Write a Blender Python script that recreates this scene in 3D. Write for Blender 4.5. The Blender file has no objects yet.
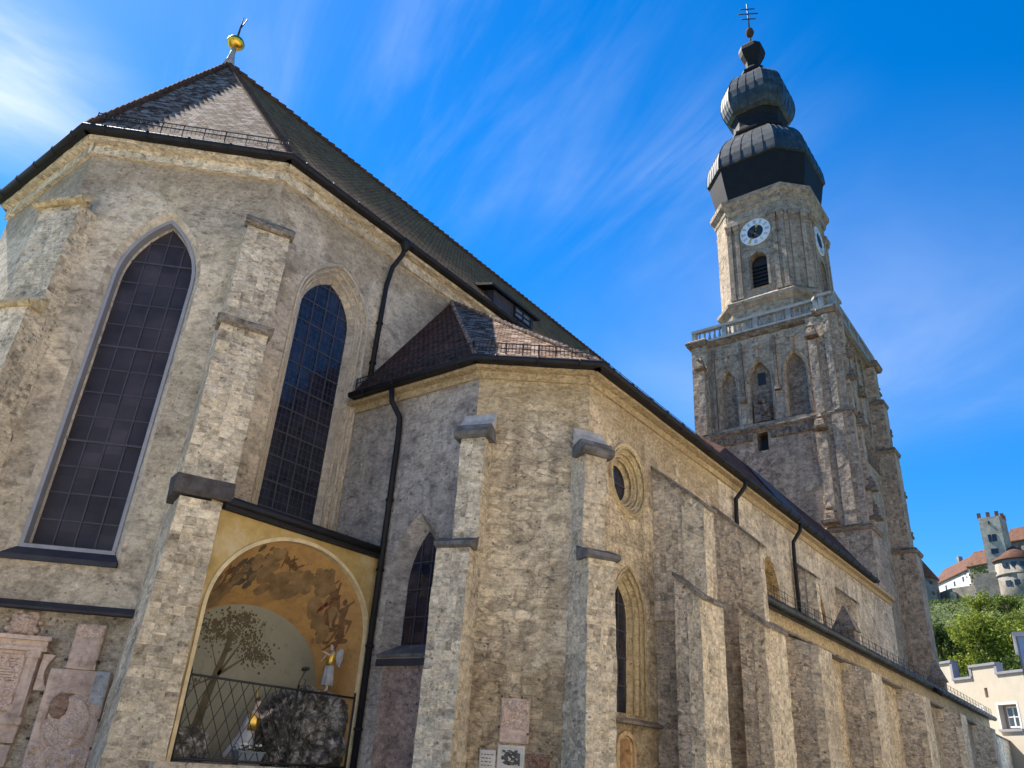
import bpy, bmesh, math, random
from math import sin, cos, pi, radians, sqrt, atan2
from mathutils import Vector, Matrix, noise
random.seed(7)
SC = bpy.context.scene
COL = SC.collection

# ------------------------------------------------------------------ camera
PITCH, ROLL, AZ, FPX = 0.456022, 0.0708875, 0.6730785, 778.625
fwd = Vector((cos(PITCH)*cos(AZ), cos(PITCH)*sin(AZ), sin(PITCH)))
r0 = Vector((sin(AZ), -cos(AZ), 0)); u0 = r0.cross(fwd)
rt = cos(ROLL)*r0 + sin(ROLL)*u0; up = -sin(ROLL)*r0 + cos(ROLL)*u0
cd = bpy.data.cameras.new('camera'); cam = bpy.data.objects.new('camera', cd); COL.objects.link(cam)
cam.matrix_world = Matrix(((rt.x, up.x, -fwd.x, 0), (rt.y, up.y, -fwd.y, 0), (rt.z, up.z, -fwd.z, 1.6), (0, 0, 0, 1)))
cd.sensor_fit = 'HORIZONTAL'; cd.sensor_width = 36; cd.lens = FPX/1024*36; cd.clip_start = .1; cd.clip_end = 5000
SC.camera = cam

# ------------------------------------------------------------------ light and exposure
SUN_EL, SUN_ROT = radians(51.5), radians(-3)          # rotation clockwise from +Y
SKY_STRENGTH = 0.10
SC.view_settings.view_transform = 'Standard'; SC.view_settings.look = 'None'
SC.view_settings.exposure = 1.28; SC.view_settings.gamma = 1
SC.view_settings.use_curve_mapping = False
SC.cycles.max_bounces = 10; SC.cycles.diffuse_bounces = 6
w = bpy.data.worlds.new('World'); SC.world = w; w.use_nodes = True
def world():
    nt = w.node_tree; N = nt.nodes; L = nt.links; N.clear()
    out = N.new('ShaderNodeOutputWorld'); bg = N.new('ShaderNodeBackground'); bg.inputs[1].default_value = SKY_STRENGTH
    sky = N.new('ShaderNodeTexSky'); sky.sky_type = 'NISHITA'; sky.sun_disc = False
    sky.sun_elevation = SUN_EL; sky.sun_rotation = SUN_ROT; sky.altitude = 400; sky.air_density = 1.0; sky.dust_density = .15; sky.ozone_density = 5.0
    hs = N.new('ShaderNodeHueSaturation'); hs.inputs['Saturation'].default_value = 1.36; hs.inputs['Hue'].default_value = .503; hs.inputs['Value'].default_value = 1.0
    L.new(sky.outputs[0], hs.inputs['Color'])
    tc = N.new('ShaderNodeTexCoord'); sp = N.new('ShaderNodeSeparateXYZ'); L.new(tc.outputs['Generated'], sp.inputs[0])
    zz = N.new('ShaderNodeMath'); zz.operation = 'MAXIMUM'; zz.inputs[1].default_value = .08; L.new(sp.outputs[2], zz.inputs[0])
    dx = N.new('ShaderNodeMath'); dx.operation = 'DIVIDE'; L.new(sp.outputs[0], dx.inputs[0]); L.new(zz.outputs[0], dx.inputs[1])
    dy = N.new('ShaderNodeMath'); dy.operation = 'DIVIDE'; L.new(sp.outputs[1], dy.inputs[0]); L.new(zz.outputs[0], dy.inputs[1])
    cb = N.new('ShaderNodeCombineXYZ'); L.new(dx.outputs[0], cb.inputs[0]); L.new(dy.outputs[0], cb.inputs[1])
    def cloud(rot, scl, loc, nscale, lo, hi, detail, dist=.5):
        mp = N.new('ShaderNodeMapping'); mp.inputs['Rotation'].default_value = (0, 0, -rot); mp.inputs['Location'].default_value = loc; L.new(cb.outputs[0], mp.inputs[0])
        mp2 = N.new('ShaderNodeMapping'); mp2.inputs['Scale'].default_value = scl; L.new(mp.outputs[0], mp2.inputs[0])
        nz = N.new('ShaderNodeTexNoise'); nz.inputs['Scale'].default_value = nscale; nz.inputs['Detail'].default_value = detail; nz.inputs['Roughness'].default_value = .58; nz.inputs['Distortion'].default_value = dist
        L.new(mp2.outputs[0], nz.inputs['Vector'])
        mr = N.new('ShaderNodeMapRange'); mr.interpolation_type = 'SMOOTHSTEP'; mr.inputs[1].default_value = lo; mr.inputs[2].default_value = hi; L.new(nz.outputs[0], mr.inputs[0])
        return mr.outputs[0]
    def mul(x, y, op='MULTIPLY', cl=False):
        m = N.new('ShaderNodeMath'); m.operation = op; m.use_clamp = cl
        for i, q in ((0, x), (1, y)):
            if isinstance(q, (int, float)): m.inputs[i].default_value = q
            else: L.new(q, m.inputs[i])
        return m.outputs[0]
    def spot(cx, cy, r):          # soft region of the cloud deck
        vm = N.new('ShaderNodeVectorMath'); vm.operation = 'DISTANCE'; vm.inputs[1].default_value = (cx, cy, 0); L.new(cb.outputs[0], vm.inputs[0])
        mr = N.new('ShaderNodeMapRange'); mr.interpolation_type = 'SMOOTHSTEP'; mr.inputs[1].default_value = r; mr.inputs[2].default_value = 0; L.new(vm.outputs['Value'], mr.inputs[0]); return mr.outputs[0]
    streak = cloud(radians(63), (.42, 2.4, 1), (1.7, .4, 0), 2.4, .40, .78, 8)
    fine = cloud(radians(58), (.5, 4.5, 1), (4.3, 2.6, 0), 2.6, .50, .80, 8, .8)
    veil = cloud(radians(60), (.7, 1.0, 1), (7.1, 4.2, 0), 1.3, .34, .70, 5)
    area = mul(mul(mul(spot(.62, .72, .55), .85), mul(spot(1.0, .58, .5), .40), 'MAXIMUM'), mul(spot(.45, 1.25, .6), .7), 'MAXIMUM')
    c_ = mul(mul(mul(streak, .72), mul(fine, .24), 'ADD'), mul(mul(veil, .75), .25, 'ADD'))
    c_ = mul(c_, mul(area, 1.25))
    left = mul(mul(spot(.20, 1.36, .34), 1.15), mul(mul(cloud(radians(-25), (.8, 1.5, 1), (2.2, 5.1, 0), 3.2, .25, .75, 8), .7), .3, 'ADD'))
    low = mul(mul(spot(1.9, .45, 1.0), .42), mul(mul(veil, .6), .4, 'ADD'))
    class _M: pass
    m3 = _M(); m3.outputs = [mul(mul(mul(c_, left, 'MAXIMUM'), low, 'ADD'), .78, 'MULTIPLY', True)]
    mx = N.new('ShaderNodeMix'); mx.data_type = 'RGBA'; L.new(m3.outputs[0], mx.inputs['Factor']); L.new(hs.outputs[0], mx.inputs[6]); mx.inputs[7].default_value = (4.4, 4.8, 5.6, 1)
    L.new(mx.outputs[2], bg.inputs[0]); L.new(bg.outputs[0], out.inputs[0])
world()
sl = bpy.data.lights.new('sun', 'SUN'); sl.energy = 5.0; sl.angle = radians(.53); sl.color = (1, .93, .82)
sun = bpy.data.objects.new('sun', sl); COL.objects.link(sun)
sd_ = Vector((sin(SUN_ROT)*cos(SUN_EL), cos(SUN_ROT)*cos(SUN_EL), sin(SUN_EL)))
sun.rotation_euler = sd_.to_track_quat('Z', 'Y').to_euler(); sun.location = (0, 60, 90)

# ------------------------------------------------------------------ mesh helpers
class MB:
    def __init__(s): s.v = []; s.f = []; s.sm = []
    def add(s, vs, fs, smooth=False):
        b = len(s.v); s.v += [tuple(x) for x in vs]
        for f in fs: s.f.append(tuple(b+i for i in f)); s.sm.append(smooth)
    def poly(s, pts, smooth=False): s.add(pts, [tuple(range(len(pts)))], smooth)
    def hexa(s, p):           # 8 pts: bottom ring 0-3, top ring 4-7 (same order)
        s.add(p, [(3, 2, 1, 0), (4, 5, 6, 7), (0, 1, 5, 4), (1, 2, 6, 5), (2, 3, 7, 6), (3, 0, 4, 7)])
    def box(s, x0, x1, y0, y1, z0, z1):
        s.hexa([(x0, y0, z0), (x1, y0, z0), (x1, y1, z0), (x0, y1, z0), (x0, y0, z1), (x1, y0, z1), (x1, y1, z1), (x0, y1, z1)])
    def fbox(s, F, u0, u1, d0, d1, z0, z1):   # box in a wall frame; d outward from the wall
        s.hexa([F.p(u, z, d) for z in (z0, z1) for (u, d) in ((u0, d0), (u1, d0), (u1, d1), (u0, d1))])
    def bar(s, a, b, wd, n=4):
        s.tube([a, b], wd/2 if n > 4 else wd*.7071, n)
    def tube(s, path, r, n=8, smooth=None, caps=True):
        path = [Vector(p) for p in path]; rs = r if isinstance(r, (list, tuple)) else [r]*len(path)
        vs = []; prev = None
        for i, p in enumerate(path):
            t = (path[min(i+1, len(path)-1)]-path[max(i-1, 0)]).normalized()
            ref = Vector((0, 0, 1)) if abs(t.z) < .9 else Vector((1, 0, 0))
            if prev is None: a = t.cross(ref).normalized()
            else: a = (prev - t*prev.dot(t)).normalized()
            prev = a; b = t.cross(a)
            for k in range(n):
                th = 2*pi*(k+.5)/n; vs.append(p + rs[i]*(cos(th)*a+sin(th)*b))
        fs = [(i*n+k, i*n+(k+1) % n, (i+1)*n+(k+1) % n, (i+1)*n+k) for i in range(len(path)-1) for k in range(n)]
        if caps: fs += [tuple(range(n-1, -1, -1)), tuple((len(path)-1)*n+k for k in range(n))]
        s.add(vs, fs, (n > 5) if smooth is None else smooth)
    def rings(s, rings, smooth=False, cap0=True, cap1=True):   # list of equal-length closed loops
        n = len(rings[0]); vs = [p for r in rings for p in r]
        fs = [(i*n+k, i*n+(k+1) % n, (i+1)*n+(k+1) % n, (i+1)*n+k) for i in range(len(rings)-1) for k in range(n)]
        if cap0: fs.append(tuple(range(n-1, -1, -1)))
        if cap1: fs.append(tuple((len(rings)-1)*n+k for k in range(n)))
        s.add(vs, fs, smooth)
    def lathe(s, prof, c, n=16, smooth=True, ph=0):
        s.rings([[(c[0]+r*cos(2*pi*k/n+ph), c[1]+r*sin(2*pi*k/n+ph), c[2]+z) for k in range(n)] for r, z in prof], smooth)
    def strip(s, l0, l1, closed=False, smooth=False):
        n = len(l0); s.add(list(l0)+list(l1), [(i, (i+1) % n, n+(i+1) % n, n+i) for i in range(n if closed else n-1)], smooth)
    def fill(s, F, loops, d=0):   # planar polygon with holes in a wall frame
        bm = bmesh.new(); es = []
        for lp in loops:
            vs = [bm.verts.new(F.p(u, z, d)) for u, z in lp]
            es += [bm.edges.new((vs[i], vs[(i+1) % len(vs)])) for i in range(len(vs))]
        bmesh.ops.triangle_fill(bm, use_beauty=True, edges=es)
        bm.verts.index_update(); n = F.n
        fs = []
        for f in bm.faces:
            f.normal_update(); ix = [v.index for v in f.verts]
            fs.append(tuple(ix if f.normal.dot(n) > 0 else ix[::-1]))
        s.add([v.co.copy() for v in bm.verts], fs); bm.free()
    def build(s, name, mat, parent=None, weld=False, rough=0.):
        me = bpy.data.meshes.new(name)
        me.from_pydata(s.v, [], s.f)
        if rough:          # hand-dressed masonry: uneven edges
            bm = bmesh.new(); bm.from_mesh(me)
            for k in range(5):
                es = [e for e in bm.edges if e.calc_length() > .34]
                if not es or len(bm.faces) > 9000: break
                bmesh.ops.subdivide_edges(bm, edges=es, cuts=1, use_grid_fill=True)
            bmesh.ops.triangulate(bm, faces=[f for f in bm.faces if len(f.verts) > 4])
            for v in bm.verts:
                c = v.co; q = Vector((noise.noise(c*2.1), noise.noise(c*2.1+Vector((17, 3, 9))), .4*noise.noise(c*2.1+Vector((5, 31, 2)))))
                v.co = c+rough*(q+.8*Vector((noise.noise(c*5.3), noise.noise(c*5.3+Vector((7, 1, 4))), 0)))
            bm.to_mesh(me); bm.free()
        if weld or True:
            bm = bmesh.new(); bm.from_mesh(me)
            if weld: bmesh.ops.remove_doubles(bm, verts=bm.verts, dist=1e-4)
            uvl = bm.loops.layers.uv.new('UVMap')
            for f in bm.faces:
                n = f.normal
                if n.length < 1e-6: f.normal_update(); n = f.normal
                if abs(n.z) > .98: t = Vector((1, 0, 0)); q = Vector((0, 1, 0))
                else:
                    t = Vector((-n.y, n.x, 0)).normalized(); q = n.cross(t)
                    if q.z < 0: q = -q
                for lo in f.loops: lo[uvl].uv = (lo.vert.co.dot(t), lo.vert.co.dot(q))
            bm.to_mesh(me); bm.free()
        if len(me.polygons) == len(s.sm): me.polygons.foreach_set('use_smooth', s.sm)
        me.update()
        o = bpy.data.objects.new(name, me); COL.objects.link(o)
        if mat: me.materials.append(mat)
        if parent:
            o.parent = parent
            if parent.type == 'EMPTY': o.matrix_parent_inverse = Matrix.Translation(parent.location).inverted()
            else: o.matrix_parent_inverse = Matrix.Identity(4)
        return o

class Fr:                     # wall frame: origin, tangent (u), outward normal (n)
    def __init__(s, o, t, n): s.o = Vector((o[0], o[1], 0)); s.t = Vector((t[0], t[1], 0)).normalized(); s.n = Vector((n[0], n[1], 0)).normalized()
    def p(s, u, z, d=0): q = s.o+s.t*u+s.n*d; return Vector((q.x, q.y, z))

def tag(o, label=None, cat=None, group=None, kind=None):
    if label: o['label'] = label
    if cat: o['category'] = cat
    if group: o['group'] = group
    if kind: o['kind'] = kind
    return o
def thing(name, label, cat, loc, group=None):
    o = bpy.data.objects.new(name, None); COL.objects.link(o); o.location = loc; o.empty_display_size = .5
    return tag(o, label, cat, group)

def arch(uc, z0, zs, za, hw, n=9, e=0):
    """pointed (or round) arch outline, counter-clockwise from bottom left, expanded by e"""
    h = za-zs+e*1.15; a = hw+e
    if h <= a*1.02:
        pts = [(uc+a*cos(pi*k/(2*n)), zs+h*sin(pi*k/(2*n))) for k in range(2*n+1)]
        return [(uc-a, z0), (uc+a, z0)] + pts[:-1] + [(uc-a, zs)]
    r = (a*a+h*h)/(2*a); th = atan2(h, r-a)
    rightside = [(uc+a-r+r*cos(th*k/n), zs+r*sin(th*k/n)) for k in range(n+1)]
    left = [(2*uc-u, z) for u, z in rightside[:-1]][::-1]
    return [(uc-a, z0), (uc+a, z0)] + rightside + left
def circ(uc, zc, r, n=28): return [(uc+r*cos(2*pi*k/n), zc+r*sin(2*pi*k/n)) for k in range(n)]

# ------------------------------------------------------------------ materials
def mat(name):
    m = bpy.data.materials.new(name); m.use_nodes = True; nt = m.node_tree
    return m, nt.nodes, nt.links, nt.nodes['Principled BSDF']
def c4(c): return (c[0], c[1], c[2], 1)
def ramp(N, L, src, stops):
    r = N.new('ShaderNodeValToRGB'); cr = r.color_ramp
    while len(cr.elements) > 1: cr.elements.remove(cr.elements[-1])
    for i, (p, c) in enumerate(stops):
        e = cr.elements[0] if i == 0 else cr.elements.new(p)
        e.position = p; e.color = c4(c) if not isinstance(c, (int, float)) else (c, c, c, 1)
    L.new(src, r.inputs[0]); return r.outputs[0]
def nz(N, L, vec, scale, detail=6, rough=.6, dist=0):
    n = N.new('ShaderNodeTexNoise'); n.inputs['Scale'].default_value = scale; n.inputs['Detail'].default_value = detail
    n.inputs['Roughness'].default_value = rough; n.inputs['Distortion'].default_value = dist
    L.new(vec, n.inputs['Vector']); return n.outputs[0]
def mixc(N, L, f, a, b, mode='MIX'):
    m = N.new('ShaderNodeMix'); m.data_type = 'RGBA'; m.blend_type = mode
    for i, x in ((0, f), (6, a), (7, b)):
        if isinstance(x, (int, float)): m.inputs[i].default_value = x
        elif isinstance(x, tuple): m.inputs[i].default_value = c4(x)
        else: L.new(x, m.inputs[i])
    return m.outputs[2]
def mth(N, L, op, a, b, clamp=False):
    m = N.new('ShaderNodeMath'); m.operation = op; m.use_clamp = clamp
    for i, x in ((0, a), (1, b)):
        if isinstance(x, (int, float)): m.inputs[i].default_value = x
        else: L.new(x, m.inputs[i])
    return m.outputs[0]
def bump(N, L, h, bs, strength, dist):
    b = N.new('ShaderNodeBump'); b.inputs['Strength'].default_value = strength; b.inputs['Distance'].default_value = dist
    L.new(h, b.inputs['Height']); L.new(b.outputs[0], bs.inputs['Normal'])
def uvvec(N, L, off=(0, 0, 0), scl=(1, 1, 1)):
    u = N.new('ShaderNodeUVMap'); u.uv_map = 'UVMap'
    mp = N.new('ShaderNodeMapping'); mp.inputs['Location'].default_value = off; mp.inputs['Scale'].default_value = scl
    L.new(u.outputs[0], mp.inputs[0]); return mp.outputs[0]

def stone(name, light, mid, dark, block=(.62, .3), course=.5, patch=.6, ochre=.3, och_c=(.42, .29, .13), seed=0., streak=.35, grime=.5, band=None, fine=1.0, lowdark=None, bmp=1.):
    light, mid, dark = [(min(.82, c[0]*1.06), min(.8, c[1]*1.05), c[2]*1.06) for c in (light, mid, dark)]
    m, N, L, B = mat(name)
    v = uvvec(N, L, (seed, seed*.73, 0))
    va = uvvec(N, L, (seed*.7, seed*.9, 0), (.85, 1.25, 1))                     # bedded, stretched along the courses
    wn = N.new('ShaderNodeTexNoise'); wn.inputs['Scale'].default_value = 2.6; wn.inputs['Detail'].default_value = 5; L.new(v, wn.inputs['Vector'])
    wv = N.new('ShaderNodeVectorMath'); wv.operation = 'MULTIPLY_ADD'; wv.inputs[1].default_value = (.22, .16, 0); L.new(wn.outputs['Color'], wv.inputs[0]); L.new(v, wv.inputs[2])
    v2 = wv.outputs[0]
    n1 = nz(N, L, v, .42, 10, .66, .5); n2 = nz(N, L, va, 3.1, 12, .68, .3); n3 = nz(N, L, va, 9.5, 9, .72, .2); n4 = nz(N, L, v, 30, 5, .7)
    n5 = nz(N, L, v, .8, 8, .7, .6)
    col = ramp(N, L, n2, [(.36, dark), (.46, mid), (.54, tuple((a+b)/2 for a, b in zip(mid, light))), (.64, light)])
    # single stones: irregular cells and sawn courses, each with its own tone
    st = N.new('ShaderNodeMapping'); st.inputs['Scale'].default_value = (1.15/block[0], 1.0/block[1], 1); L.new(v2, st.inputs[0])
    vc = N.new('ShaderNodeTexVoronoi'); vc.inputs['Scale'].default_value = 1; vc.inputs['Randomness'].default_value = .75; L.new(st.outputs[0], vc.inputs['Vector'])
    ve = N.new('ShaderNodeTexVoronoi'); ve.feature = 'DISTANCE_TO_EDGE'; ve.inputs['Scale'].default_value = 1; ve.inputs['Randomness'].default_value = .75; L.new(st.outputs[0], ve.inputs['Vector'])
    sx_ = N.new('ShaderNodeSeparateColor'); L.new(vc.outputs['Color'], sx_.inputs[0])
    br = N.new('ShaderNodeTexBrick'); br.offset = .5; br.inputs['Scale'].default_value = 1; br.inputs['Brick Width'].default_value = block[0]; br.inputs['Row Height'].default_value = block[1]
    br.inputs['Mortar Size'].default_value = .014; br.inputs['Mortar Smooth'].default_value = .5
    br.inputs['Color1'].default_value = (.74, .73, .72, 1); br.inputs['Color2'].default_value = (1.22, 1.2, 1.16, 1); br.inputs['Mortar'].default_value = (.70, .68, .66, 1); br.inputs['Bias'].default_value = .1
    wv3 = N.new('ShaderNodeVectorMath'); wv3.operation = 'MULTIPLY_ADD'; wv3.inputs[1].default_value = (.05, .04, 0); L.new(wn.outputs['Color'], wv3.inputs[0]); L.new(v, wv3.inputs[2]); L.new(wv3.outputs[0], br.inputs['Vector'])
    cell = mixc(N, L, 1., ramp(N, L, sx_.outputs[0], [(0, .62), (.4, .98), (.8, 1.12), (1, 1.42)]), ramp(N, L, ve.outputs['Distance'], [(.0, .55), (.08, 1.)]), 'MULTIPLY')
    stones = mixc(N, L, ramp(N, L, n5, [(.45, 0), (.55, 1)]), cell, br.outputs['Color'])
    pm = ramp(N, L, n1, [(.485, 0), (.515, 1)])                                # where the plaster skin survives
    cm = mth(N, L, 'MULTIPLY', mth(N, L, 'SUBTRACT', 1.0, mth(N, L, 'MULTIPLY', pm, .7*patch+.1)), min(1., course*1.5))
    skin_ = mixc(N, L, ramp(N, L, n2, [(.42, 0), (.5, 1)]), mid, tuple(min(1, c*1.12) for c in light))
    col = mixc(N, L, mth(N, L, 'MULTIPLY', pm, patch), col, skin_)
    col = mixc(N, L, cm, col, stones, 'MULTIPLY')
    # large repairs and washed zones of different age
    col = mixc(N, L, .8, col, ramp(N, L, nz(N, L, v, .22, 6, .62, .9), [(.36, (.70, .69, .68)), (.46, (.94, .93, .92)), (.50, (1.04, 1.03, 1.0)), (.62, (1.20, 1.17, 1.10))]), 'MULTIPLY')
    # ochre weathering
    col = mixc(N, L, mth(N, L, 'MULTIPLY', ramp(N, L, nz(N, L, v, .65, 9, .72, .8), [(.47, 0), (.60, 1)]), ochre), col, mixc(N, L, n3, och_c, light))
    # streaks running down
    sv = uvvec(N, L, (seed*2, seed, 0), (3.2, .22, 1)); ns = nz(N, L, sv, 1, 6, .7, .2)
    col = mixc(N, L, streak, col, ramp(N, L, ns, [(.36, .5), (.48, 1.), (.64, 1.12)]), 'MULTIPLY')
    # grime islands with sharp edges, chips, pitting
    col = mixc(N, L, grime, col, ramp(N, L, nz(N, L, va, 2.0, 14, .74, .6), [(.39, (.42, .40, .385)), (.44, (.86, .85, .84)), (.47, (1., 1., 1.)), (.62, (1.10, 1.09, 1.07))]), 'MULTIPLY')
    col = mixc(N, L, fine, col, ramp(N, L, n3, [(.36, .50), (.44, .90), (.54, 1.05), (.60, 1.28), (.66, 1.42)]), 'MULTIPLY')
    col = mixc(N, L, .5*fine, col, ramp(N, L, n4, [(.38, .66), (.5, 1.), (.62, 1.3)]), 'MULTIPLY')
    vo = N.new('ShaderNodeTexVoronoi'); vo.inputs['Scale'].default_value = 7.5; vo.inputs['Randomness'].default_value = 1; L.new(v2, vo.inputs['Vector'])
    pit = mth(N, L, 'MULTIPLY', ramp(N, L, vo.outputs['Distance'], [(.12, 1), (.24, 0)]), ramp(N, L, nz(N, L, v, 1.7, 5, .6), [(.5, 0), (.56, 1)]))
    col = mixc(N, L, mth(N, L, 'MULTIPLY', pit, .8*fine), col, tuple(c*.4 for c in dark))
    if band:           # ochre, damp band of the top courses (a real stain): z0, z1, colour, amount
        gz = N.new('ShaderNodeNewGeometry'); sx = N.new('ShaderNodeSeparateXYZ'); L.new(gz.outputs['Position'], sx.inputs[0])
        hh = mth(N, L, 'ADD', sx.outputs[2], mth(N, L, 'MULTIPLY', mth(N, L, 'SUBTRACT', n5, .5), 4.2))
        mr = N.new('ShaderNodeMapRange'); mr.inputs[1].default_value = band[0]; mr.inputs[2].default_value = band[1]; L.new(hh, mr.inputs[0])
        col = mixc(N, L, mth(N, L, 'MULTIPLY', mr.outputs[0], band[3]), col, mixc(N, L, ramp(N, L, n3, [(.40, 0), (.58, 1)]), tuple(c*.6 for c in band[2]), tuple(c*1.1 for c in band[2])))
    if lowdark:        # darker below a ragged height: top of the zone, colour, amount
        gz = N.new('ShaderNodeNewGeometry'); sx = N.new('ShaderNodeSeparateXYZ'); L.new(gz.outputs['Position'], sx.inputs[0])
        hh = mth(N, L, 'ADD', sx.outputs[2], mth(N, L, 'MULTIPLY', mth(N, L, 'SUBTRACT', n5, .5), 3.4))
        mr = N.new('ShaderNodeMapRange'); mr.inputs[1].default_value = lowdark[0]+.1; mr.inputs[2].default_value = lowdark[0]-.1; L.new(hh, mr.inputs[0])
        col = mixc(N, L, mth(N, L, 'MULTIPLY', mr.outputs[0], lowdark[2]), col, lowdark[1], 'MULTIPLY')
    L.new(col, B.inputs['Base Color']); B.inputs['Roughness'].default_value = .93; B.inputs['Specular IOR Level'].default_value = .15
    h = mth(N, L, 'ADD', mth(N, L, 'MULTIPLY', n3, 1.), mth(N, L, 'MULTIPLY', n2, 1.2))
    h = mth(N, L, 'ADD', h, mth(N, L, 'MULTIPLY', n4, .25))
    h = mth(N, L, 'ADD', h, mth(N, L, 'MULTIPLY', pm, .25*patch))
    h = mth(N, L, 'ADD', h, mth(N, L, 'MULTIPLY', mth(N, L, 'MULTIPLY', ramp(N, L, ve.outputs['Distance'], [(0, 0), (.1, 1)]), cm), .3))
    h = mth(N, L, 'SUBTRACT', h, mth(N, L, 'MULTIPLY', pit, .5))
    bump(N, L, h, B, bmp, .09)
    return m

def tiles(name, base, alt, moss, moss_amt, glint=0., seed=0., size=(.19, .145)):
    m, N, L, B = mat(name)
    v = uvvec(N, L, (seed, seed, 0))
    wn = N.new('ShaderNodeTexNoise'); wn.inputs['Scale'].default_value = 2.; L.new(v, wn.inputs['Vector'])
    wv = N.new('ShaderNodeVectorMath'); wv.operation = 'MULTIPLY_ADD'; wv.inputs[1].default_value = (.03, .05, 0); L.new(wn.outputs['Color'], wv.inputs[0]); L.new(v, wv.inputs[2])
    br = N.new('ShaderNodeTexBrick'); br.offset = .5; br.inputs['Scale'].default_value = 1; br.inputs['Brick Width'].default_value = size[0]; br.inputs['Row Height'].default_value = size[1]
    br.inputs['Mortar Size'].default_value = .016; br.inputs['Mortar Smooth'].default_value = .3; br.inputs['Bias'].default_value = 0
    br.inputs['Color1'].default_value = c4(base); br.inputs['Color2'].default_value = c4(alt); br.inputs['Mortar'].default_value = (.012, .01, .009, 1)
    L.new(wv.outputs[0], br.inputs['Vector'])
    col = br.outputs['Color']
    n2 = nz(N, L, v, 1.3, 8, .75); n3 = nz(N, L, v, 7, 6, .7)
    col = mixc(N, L, .8, col, ramp(N, L, n3, [(.3, .45), (.5, 1), (.7, 1.6)]), 'MULTIPLY')
    wh = N.new('ShaderNodeTexWhiteNoise'); wh.noise_dimensions = '2D'
    sn = N.new('ShaderNodeVectorMath'); sn.operation = 'SNAP'; sn.inputs[1].default_value = (size[0], size[1], 1); L.new(wv.outputs[0], sn.inputs[0]); L.new(sn.outputs[0], wh.inputs['Vector'])
    col = mixc(N, L, .9, col, ramp(N, L, nz(N, L, v, 2.6, 10, .8, .4), [(.38, .35), (.47, .85), (.55, 1.15), (.64, 1.9)]), 'MULTIPLY')
    if glint: col = mixc(N, L, ramp(N, L, wh.outputs['Value'], [(.45, 0), (.9, glint)]), col, (.44, .35, .28))  # sun glints painted in: random tiles mixed towards a pale colour
    mm = mth(N, L, 'MULTIPLY', ramp(N, L, mth(N, L, 'ADD', mth(N, L, 'MULTIPLY', n2, .6), mth(N, L, 'MULTIPLY', nz(N, L, v, 9, 5, .8), .4)), [(.44, 0), (.6, 1)]), moss_amt)
    col = mixc(N, L, mm, col, mixc(N, L, n3, moss, tuple(c*.45 for c in moss)))
    L.new(col, B.inputs['Base Color']); B.inputs['Roughness'].default_value = .95; B.inputs['Specular IOR Level'].default_value = .04
    # saw-tooth course profile
    sx = N.new('ShaderNodeSeparateXYZ'); L.new(wv.outputs[0], sx.inputs[0])
    saw = mth(N, L, 'FRACT', mth(N, L, 'DIVIDE', sx.outputs[1], size[1]), 0)
    h = mth(N, L, 'SUBTRACT', mth(N, L, 'SUBTRACT', mth(N, L, 'MULTIPLY', wh.outputs['Value'], .5), mth(N, L, 'MULTIPLY', saw, .8)), mth(N, L, 'MULTIPLY', br.outputs['Fac'], .6))
    h = mth(N, L, 'ADD', h, mth(N, L, 'MULTIPLY', n3, .5))
    bump(N, L, h, B, 1., .04)
    return m

def simple(name, base, rough=.6, var=.3, scale=3., metal=0., bumpd=.01, spec=.5, alt=None, obj=True):
    m, N, L, B = mat(name)
    tc = N.new('ShaderNodeTexCoord'); v = tc.outputs['Object']
    n = nz(N, L, v, scale, 7, .7)
    a = tuple(c*(1-var) for c in base); b = alt or tuple(min(1, c*(1+var)) for c in base)
    L.new(ramp(N, L, n, [(.32, a), (.5, base), (.68, b)]), B.inputs['Base Color'])
    B.inputs['Roughness'].default_value = rough; B.inputs['Metallic'].default_value = metal; B.inputs['Specular IOR Level'].default_value = spec
    if bumpd: bump(N, L, nz(N, L, v, scale*5, 5, .7), B, .5, bumpd)
    return m

M = {}
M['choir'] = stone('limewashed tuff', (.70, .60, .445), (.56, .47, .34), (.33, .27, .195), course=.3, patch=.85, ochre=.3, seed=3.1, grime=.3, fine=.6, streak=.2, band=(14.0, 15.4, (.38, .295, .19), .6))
M['choir_low'] = stone('rough grey plaster', (.50, .43, .33), (.38, .325, .245), (.22, .19, .145), course=.15, patch=.6, ochre=.2, seed=9.3, grime=.5)
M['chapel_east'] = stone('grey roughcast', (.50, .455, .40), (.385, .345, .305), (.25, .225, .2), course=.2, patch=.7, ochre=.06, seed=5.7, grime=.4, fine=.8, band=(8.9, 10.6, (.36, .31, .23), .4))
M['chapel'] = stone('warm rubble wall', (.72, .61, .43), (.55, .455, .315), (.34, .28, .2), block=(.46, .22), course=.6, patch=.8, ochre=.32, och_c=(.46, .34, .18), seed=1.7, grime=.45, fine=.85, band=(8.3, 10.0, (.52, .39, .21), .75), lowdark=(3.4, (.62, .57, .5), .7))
M['aisle_up'] = stone('pale clerestory wall', (.66, .58, .44), (.52, .45, .335), (.29, .245, .185), block=(.55, .28), course=.4, patch=.7, ochre=.2, seed=19.7, grime=.45, fine=.8, streak=.5)
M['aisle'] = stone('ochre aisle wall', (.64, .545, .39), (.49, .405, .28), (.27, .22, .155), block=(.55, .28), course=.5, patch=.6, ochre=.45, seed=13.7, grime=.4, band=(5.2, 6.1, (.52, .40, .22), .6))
M['pier'] = stone('grey buttress flank', (.74, .66, .53), (.60, .525, .41), (.42, .37, .295), block=(.6, .3), course=.55, patch=.5, ochre=.15, seed=21.3, grime=.5)
M['quoin'] = stone('pale ashlar', (.76, .67, .51), (.62, .535, .39), (.33, .28, .205), block=(.55, .38), course=.5, patch=.6, ochre=.3, seed=31.1, grime=.55, fine=.8)
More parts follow.
